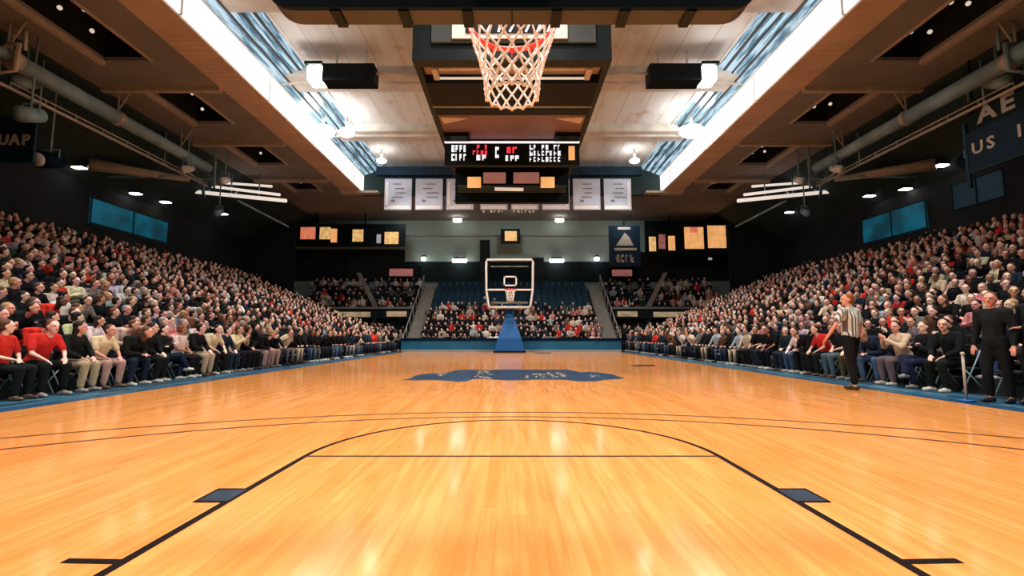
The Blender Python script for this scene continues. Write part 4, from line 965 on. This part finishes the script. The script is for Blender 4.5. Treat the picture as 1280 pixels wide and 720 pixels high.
PANTS = [('black', (.012, .013, .016), 5), ('navy', (.018, .028, .055), 3), ('beige', (.45, .37, .27), 1.6), ('grey', (.14, .14, .15), 1.5), ('blue denim', (.06, .11, .19), 1.5)]
SHOES = [(.02, .02, .02), (.65, .63, .6), (.3, .28, .27), (.12, .07, .05)]
rp = random.Random(21)
def pick(L): return rp.choices(L, [x[2] for x in L])[0]
def person(parts, loc, rz, skin, hair, top, pants, shoe, label, group, long_hair=False, sc=1.0, name='person', topmat=None):
    b = bpy.data.objects.new(name, parts['body']); COL.objects.link(b); b.location = loc; b.rotation_euler = (0, 0, rz); b.scale = (sc, sc, sc); b.color = (*skin, 1)
    tag(b, label, 'person', group)
    for nm_, key, col in (('hair', 'hair_long' if long_hair else 'hair', hair), ('top', 'top', top), ('trousers', 'trousers', pants), ('shoe', 'shoe_l', shoe), ('shoe', 'shoe_r', shoe)):
        o = bpy.data.objects.new(nm_, parts[key]); COL.objects.link(o); o.parent = b; o.color = (*col, 1)
    return b
def ordn(n):
    w = ['first', 'second', 'third', 'fourth', 'fifth', 'sixth', 'seventh', 'eighth', 'ninth', 'tenth', 'eleventh', 'twelfth', 'thirteenth', 'fourteenth', 'fifteenth', 'sixteenth', 'seventeenth', 'eighteenth', 'nineteenth', 'twentieth']
    if n <= 20: return w[n - 1]
    return ['twenty', 'thirty', 'forty', 'fifty'][n // 10 - 2] + ('-' + w[n % 10 - 1] if n % 10 else '')
# all seats of both side stands
def inview(x, y, z):
    dz = z - CZ; dep = y * math.cos(TH) + dz * math.sin(TH); u = -y * math.sin(TH) + dz * math.cos(TH)
    return 640 + 600 * x / dep, 360 - 600 * u / dep, dep
seats = []
for s in (-1, 1):
    for i in range(ROWS):
        x = RX0 + i * RDX; y = .80 * x if i else .86 * x; step = .58 if i == 0 else .45; n = 0
        y += rp.uniform(0, .3)
        while y < 32.3:
            px, py, dep = inview(s * (x - .15), y, RDZ * i + 1.1)
            if -25 < px < 1305 and not (rp.random() < .05 and i) and not (s > 0 and i == 0 and y < 8.4):
                seats.append([s, i, y, x, dep]); 
            y += step * rp.uniform(.94, 1.08)
# number the seats along each row from the camera
for s in (-1, 1):
    for i in range(ROWS):
        r_ = sorted([q for q in seats if q[0] == s and q[1] == i], key=lambda q: q[2])
        for n, q in enumerate(r_): q.append(n + 1)
seats.sort(key=lambda q: q[4])
NEAR, FARS = seats[:300], seats[300:]
rowname = ['courtside row'] + [ordn(k) + ' row' for k in range(2, 20)]
chair_spots = []
# clothes read from the photo for the courtside seats nearest the camera on the left
FRONT = {(-1, 1): ('red', 'black', 2), (-1, 2): ('red', 'black', 5), (-1, 3): ('black', 'beige', 0), (-1, 4): ('cream', 'beige', 5), (-1, 5): ('black', 'navy', 1), (-1, 6): ('black', 'black', 0), (-1, 7): ('black', 'navy', 4), (-1, 8): ('white', 'black', 2),
         (-1, 9): ('black', 'beige', 0), (-1, 10): ('cream', 'black', 5), (-1, 11): ('navy', 'navy', 0), (-1, 12): ('cream', 'black', 3), (1, 1): ('black', 'black', 0), (1, 2): ('black', 'navy', 4), (1, 3): ('cream', 'grey', 3), (1, 4): ('navy', 'blue denim', 1), (1, 5): ('dark green', 'brown', 0), (1, 6): ('black', 'blue denim', 2), (1, 7): ('red', 'black', 5)}
T_ = {a: b for a, b, c in TOPS}; P_ = {a: b for a, b, c in PANTS}; P_['brown'] = (.10, .06, .04)
for (s, i, y, x, dep, n) in NEAR:
    pose = rp.randrange(len(FIG)); tn, tc, _ = pick(TOPS); pn_, pc, _ = pick(PANTS); hn, hc = rp.choice(HR[:3] * 3 + HR); sk = rp.choice(SK[:4] * 3 + SK)
    if i == 0 and (s, n) in FRONT: tn, pn_, pose = FRONT[(s, n)]; tc = T_[tn]; pc = P_[pn_]
    elif i == 0 and rp.random() < .65: tn = 'black'; tc = T_[tn]
    z = RDZ * i; rz = (PI / 2 if s > 0 else -PI / 2) + rp.uniform(-.18, .18)
    # people on the left look toward the far end: facing +x; on the right facing -x
    long_ = rp.random() < .3
    parts = FIG[pose]
    j = lambda a: rp.uniform(-a, a)
    lab = 'person in %s top, %s trousers, %s %s stand, %s from camera' % (tn, pn_, rowname[i], 'left' if s < 0 else 'right', ordn(n))
    o = person(parts, (s * x + s * rp.uniform(-.03, .0), y, z), rz, [c * rp.uniform(.9, 1.08) for c in sk], hc, [min(1, c * rp.uniform(.8, 1.15)) for c in tc], [c * rp.uniform(.8, 1.2) for c in pc], rp.choice(SHOES), lab,
           'people seated in the %s stand' % ('left' if s < 0 else 'right'), long_, rp.uniform(.95, 1.03) if i == 0 else rp.uniform(.87, .94))
    if i == 0: chair_spots.append((s, x, y, tn, n))
# courtside folding chairs
def make_chair():
    t = thing('folding_chair', '', 'chair')
    sb_ = MB().box((-.22, -.22, .405), (.22, .20, .44)); sb_.build('seat', M['darkseat'], t, bevel=.012)
    MB().box((-.22, -.265, .58), (.22, -.235, .84)).build('backrest', M['darkseat'], t, bevel=.01)
    for sx in (-1, 1):
        MB().tube([(sx * .225, .19, .012), (sx * .225, -.25, .85)], .012, 6).build('leg', M['duct'], t)
        MB().tube([(sx * .205, -.24, .012), (sx * .205, .10, .42)], .012, 6).build('leg', M['duct'], t)
    return t
ch0 = make_chair()
def copy_tree(o, parent=None):
    c = o.copy(); COL.objects.link(c); c.parent = parent
    for k in list(o.children): copy_tree(k, c)
    return c
extra = [(1, RX0, y, None, k + 1) for k, y in enumerate((7.2, 7.75))]
for k, (s, x, y, tn, n) in enumerate(chair_spots + extra):
    c = ch0 if k == 0 else copy_tree(ch0)
    c.location = (s * (x + .02), y, 0.004); c.rotation_euler = (0, 0, PI / 2 if s > 0 else -PI / 2)
    c['label'] = ('dark chair under person in %s, %s from camera, %s courtside row' % (tn, ordn(n), 'left' if s < 0 else 'right')) if tn else 'empty dark folding chair behind the standing people at right, %s one' % ('nearer' if n == 1 else 'farther')
    c['group'] = 'courtside folding chairs'

# standing figures
def standing(yaw=0, arml=None, sleeve=1, stride=.06, lean=0):
    j = dict(hip=(0, 0, .94), chest=(0, .0 + lean * .3, 1.30), neck=(0, -.01 + lean * .4, 1.47), head=(0, .02 + lean * .5, 1.615))
    for s, k in ((-1, 'l'), (1, 'r')):
        j['sh' + k] = (s * .19, lean * .3, 1.41); j['el' + k] = (s * .25, -.03 + lean * .2, 1.13); j['wr' + k] = (s * .26, .05 + lean * .2, .88)
        j['kn' + k] = (s * .095, .02 + s * stride, .50); j['an' + k] = (s * .095, -.02 + s * stride, .10); j['to' + k] = (s * .115, .13 + s * stride, .036)
    if arml: j['ell'], j['wrl'] = arml
    return dict(j=j, yaw=yaw, sleeve=sleeve)
ref = figure(standing(yaw=.9, arml=((-.33, .02, 1.16), (-.38, .16, .93)), sleeve=0), .010)
ref['top'] = ref['top'].copy(); ref['top'].materials.clear(); ref['top'].materials.append(M['stripes'])
o = person(ref, (6.42, 9.15, .006), .35, (.74, .36, .25), (.30, .08, .03), (1, 1, 1), (.010, .011, .013), (.015, .015, .015), 'referee in a black and white striped shirt and black trousers standing on the right sideline', None, sc=1.04)
st1 = figure(standing(yaw=.3), .012)
person(st1, (7.32, 7.32, .006), PI / 2 + .25, (.72, .33, .27), (.12, .05, .03), (.013, .017, .020), (.010, .012, .014), (.02, .02, .02), 'person in a dark suit standing at the right edge, nearer the court', None, sc=.96)
st2 = figure(standing(yaw=-.2, arml=((-.26, .12, 1.15), (-.05, .24, 1.12))), .012)
person(st2, (7.62, 7.0, .006), PI / 2 - .1, (.5, .28, .2), (.02, .012, .01), (.010, .014, .017), (.010, .012, .014), (.02, .02, .02), 'person in dark clothes standing at the right edge behind the suited one', None, sc=1.0)
# slim post beside the right sideline
t = thing('stanchion', 'slim grey post with a round foot on the blue border, right sideline', 'post', (6.93, 7.45, .007))
MB().tube([(0, 0, .02), (0, 0, .70)], .018, 10).build('pole', M['greytrim'], t); MB().tube([(0, 0, 0), (0, 0, .03)], .10, 16).build('foot', M['bluepad'], t); MB().ball((0, 0, .72), .03, 10, 8).build('cap', M['greytrim'], t)

# ------------------------------------------------------------------ the rest of the crowd: one object
def lowpoly(kind):
    mb = MB(); role = []
    def mark(r): role.extend([r] * (len(mb.v) - len(role)))
    l = (.1, .5, 0.)[kind % 3]; hy = .08 + .6 * l; hz = 1.2 - .15 * l
    yaw = (.3, -.2, .6)[kind % 3]
    mb.ball((0, hy, hz), 1, 8, 6, (.078, .095, .115)); mb.ball((math.sin(-yaw) * .09, hy + math.cos(yaw) * .09, hz - .01), .018, 5, 4); mark(0)
    mb.ball((0, hy - .03, hz + .032), 1, 8, 5, (.086, .095, .096)); mark(1)
    mb.tube([(0, -.0, .46), (0, .02 + .1 * l, .68), (0, .04 + .35 * l, .95 - .05 * l), (0, .05 + .45 * l, 1.03 - .08 * l), (0, .06 + .5 * l, 1.09 - .1 * l)], [.16, .15, .175, .13, .06], 8)
    for s in (-1, 1):
        sh = (s * .19, .03 + .35 * l, .99 - .06 * l)
        if kind == 3: el, wr = (s * .3, .12, 1.12), (s * .22, .16, 1.36)
        elif kind == 4: el, wr = (s * .24, .2, .82), (s * .05, .38, .98)
        else: el, wr = (s * .25, .14 + .2 * l, .75), (s * .12, .34, .64)
        mb.tube([sh, el, wr], [.06, .05, .035], 6)
    mark(2)
    for s in (-1, 1):
        if kind == 3: w = (s * .22, .16, 1.42)
        elif kind == 4: w = (s * .04, .41, 1.04)
        else: w = (s * .12, .38, .62)
        mb.ball(w, .042, 6, 4)
    mark(0)
    for s in (-1, 1): mb.tube([(s * .085, 0, .50), (s * .13, .40, .50), (s * .135, .37, .06)], [.095, .075, .05], 6)
    mark(3)
    for s in (-1, 1): mb.box((s * .135 - .045, .32, .0), (s * .135 + .045, .55, .08))
    mark(4)
    faces = []
    for f in mb.f:
        for k in range(1, len(f) - 1): faces.append((f[0], f[k], f[k + 1]))
    return np.array(mb.v), np.array(faces), np.array(role)
LP = [lowpoly(k) for k in range(5)]
AV, AF, AC = [], [], []; base = 0
def add_low(x, y, z, rz, dark=1.0, kind=None, sc=None):
    global base
    k = rp.choices(range(5), [4, 3, 4, .7, 2])[0] if kind is None else kind
    v_, f_, r_ = LP[k]; sc = sc or rp.uniform(.92, 1.04)
    c, s_ = math.cos(rz), math.sin(rz); w = v_ * sc
    p = np.stack([w[:, 0] * c - w[:, 1] * s_ + x, w[:, 0] * s_ + w[:, 1] * c + y, w[:, 2] + z], 1)
    g = rp.uniform(.85, 1.12)
    cols = np.array([rp.choice(SK[:4] * 3 + SK), rp.choice(HR[:3] * 3 + HR)[1], pick(TOPS)[1], pick(PANTS)[1], rp.choice(SHOES)]) * g
    AV.append(p); AF.append(f_ + base); AC.append(cols[r_]); base += len(v_)
for (s, i, y, x, dep, n) in FARS:
    add_low(s * x, y, RDZ * i, (PI / 2 if s > 0 else -PI / 2) + (.35 if s > 0 else -.35) * rp.random(), sc=rp.uniform(.95, 1.02) if i == 0 else rp.uniform(.87, .94))
for i in range(8):                                              # behind the far basket
    x = -5.85
    while x < 5.9:
        if rp.random() < (.98 if i < 5 else (.85, .4, .08)[i - 5]): add_low(x, 31.88 + .554 * i, .385 * i, PI + rp.uniform(-.2, .2), sc=rp.uniform(.87, .96))
        x += .40 * rp.uniform(.9, 1.1)
for s in (-1, 1):
    for i in range(6):                                          # corner balconies
        x = 7.7
        while x < 16.3:
            if rp.random() < (.92 if 10.8 < x else .6) and not 10.1 < x - .25 * i < 10.9: add_low(s * x, 36.75 + .64 * i, 2.3 + .45 * i, PI + rp.uniform(-.3, .3))
            x += .5 * rp.uniform(.9, 1.1)
    for k in range(9): add_low(s * rp.uniform(7.3, 9.6), rp.uniform(33.2, 35.2), .45, PI + rp.uniform(-.6, .6))
    for k in range(26): add_low(s * rp.uniform(7.5, 13.5), 33.4 + .55 * (k % 3), .12 + .25 * (k % 3), PI + s * rp.uniform(0, .8))
vv = np.concatenate(AV); ff = np.concatenate(AF); cc = np.concatenate(AC)
me = bpy.data.meshes.new('seated_crowd'); me.vertices.add(len(vv)); me.vertices.foreach_set('co', vv.astype(np.float32).ravel())
me.loops.add(len(ff) * 3); me.loops.foreach_set('vertex_index', ff.astype(np.int32).ravel())
me.polygons.add(len(ff)); me.polygons.foreach_set('loop_start', np.arange(0, len(ff) * 3, 3, dtype=np.int32)); 
me.polygons.foreach_set('use_smooth', np.ones(len(ff), dtype=bool)); me.update(calc_edges=True)
at_ = me.color_attributes.new('tint', 'FLOAT_COLOR', 'POINT'); at_.data.foreach_set('color', np.concatenate([cc, np.ones((len(cc), 1))], 1).astype(np.float32).ravel())
me.materials.append(M['crowd'])
co = bpy.data.objects.new('seated_crowd', me); COL.objects.link(co)
tag(co, 'dense seated crowd filling the farther rows of all the stands', 'crowd', kind='stuff')
print('people near', len(NEAR), 'far', len(FARS), 'verts', len(vv))

# ------------------------------------------------------------------ world, camera, colour
w = bpy.data.worlds.new('World'); SC.world = w; w.use_nodes = True
w.node_tree.nodes['Background'].inputs[0].default_value = (.5, .75, 1.0, 1); w.node_tree.nodes['Background'].inputs[1].default_value = .4
cam = bpy.data.cameras.new('camera'); co_ = bpy.data.objects.new('camera', cam); COL.objects.link(co_); SC.camera = co_
co_.location = (0, 0, CZ); co_.rotation_euler = (PI / 2 + TH, 0, 0)
cam.sensor_width = 36; cam.lens = 36 * 600 / 1280; cam.clip_start = .05; cam.clip_end = 200
vs_ = SC.view_settings; vs_.view_transform = 'Standard'; vs_.look = 'None'; vs_.gamma = 1; vs_.exposure = 0; vs_.use_curve_mapping = False
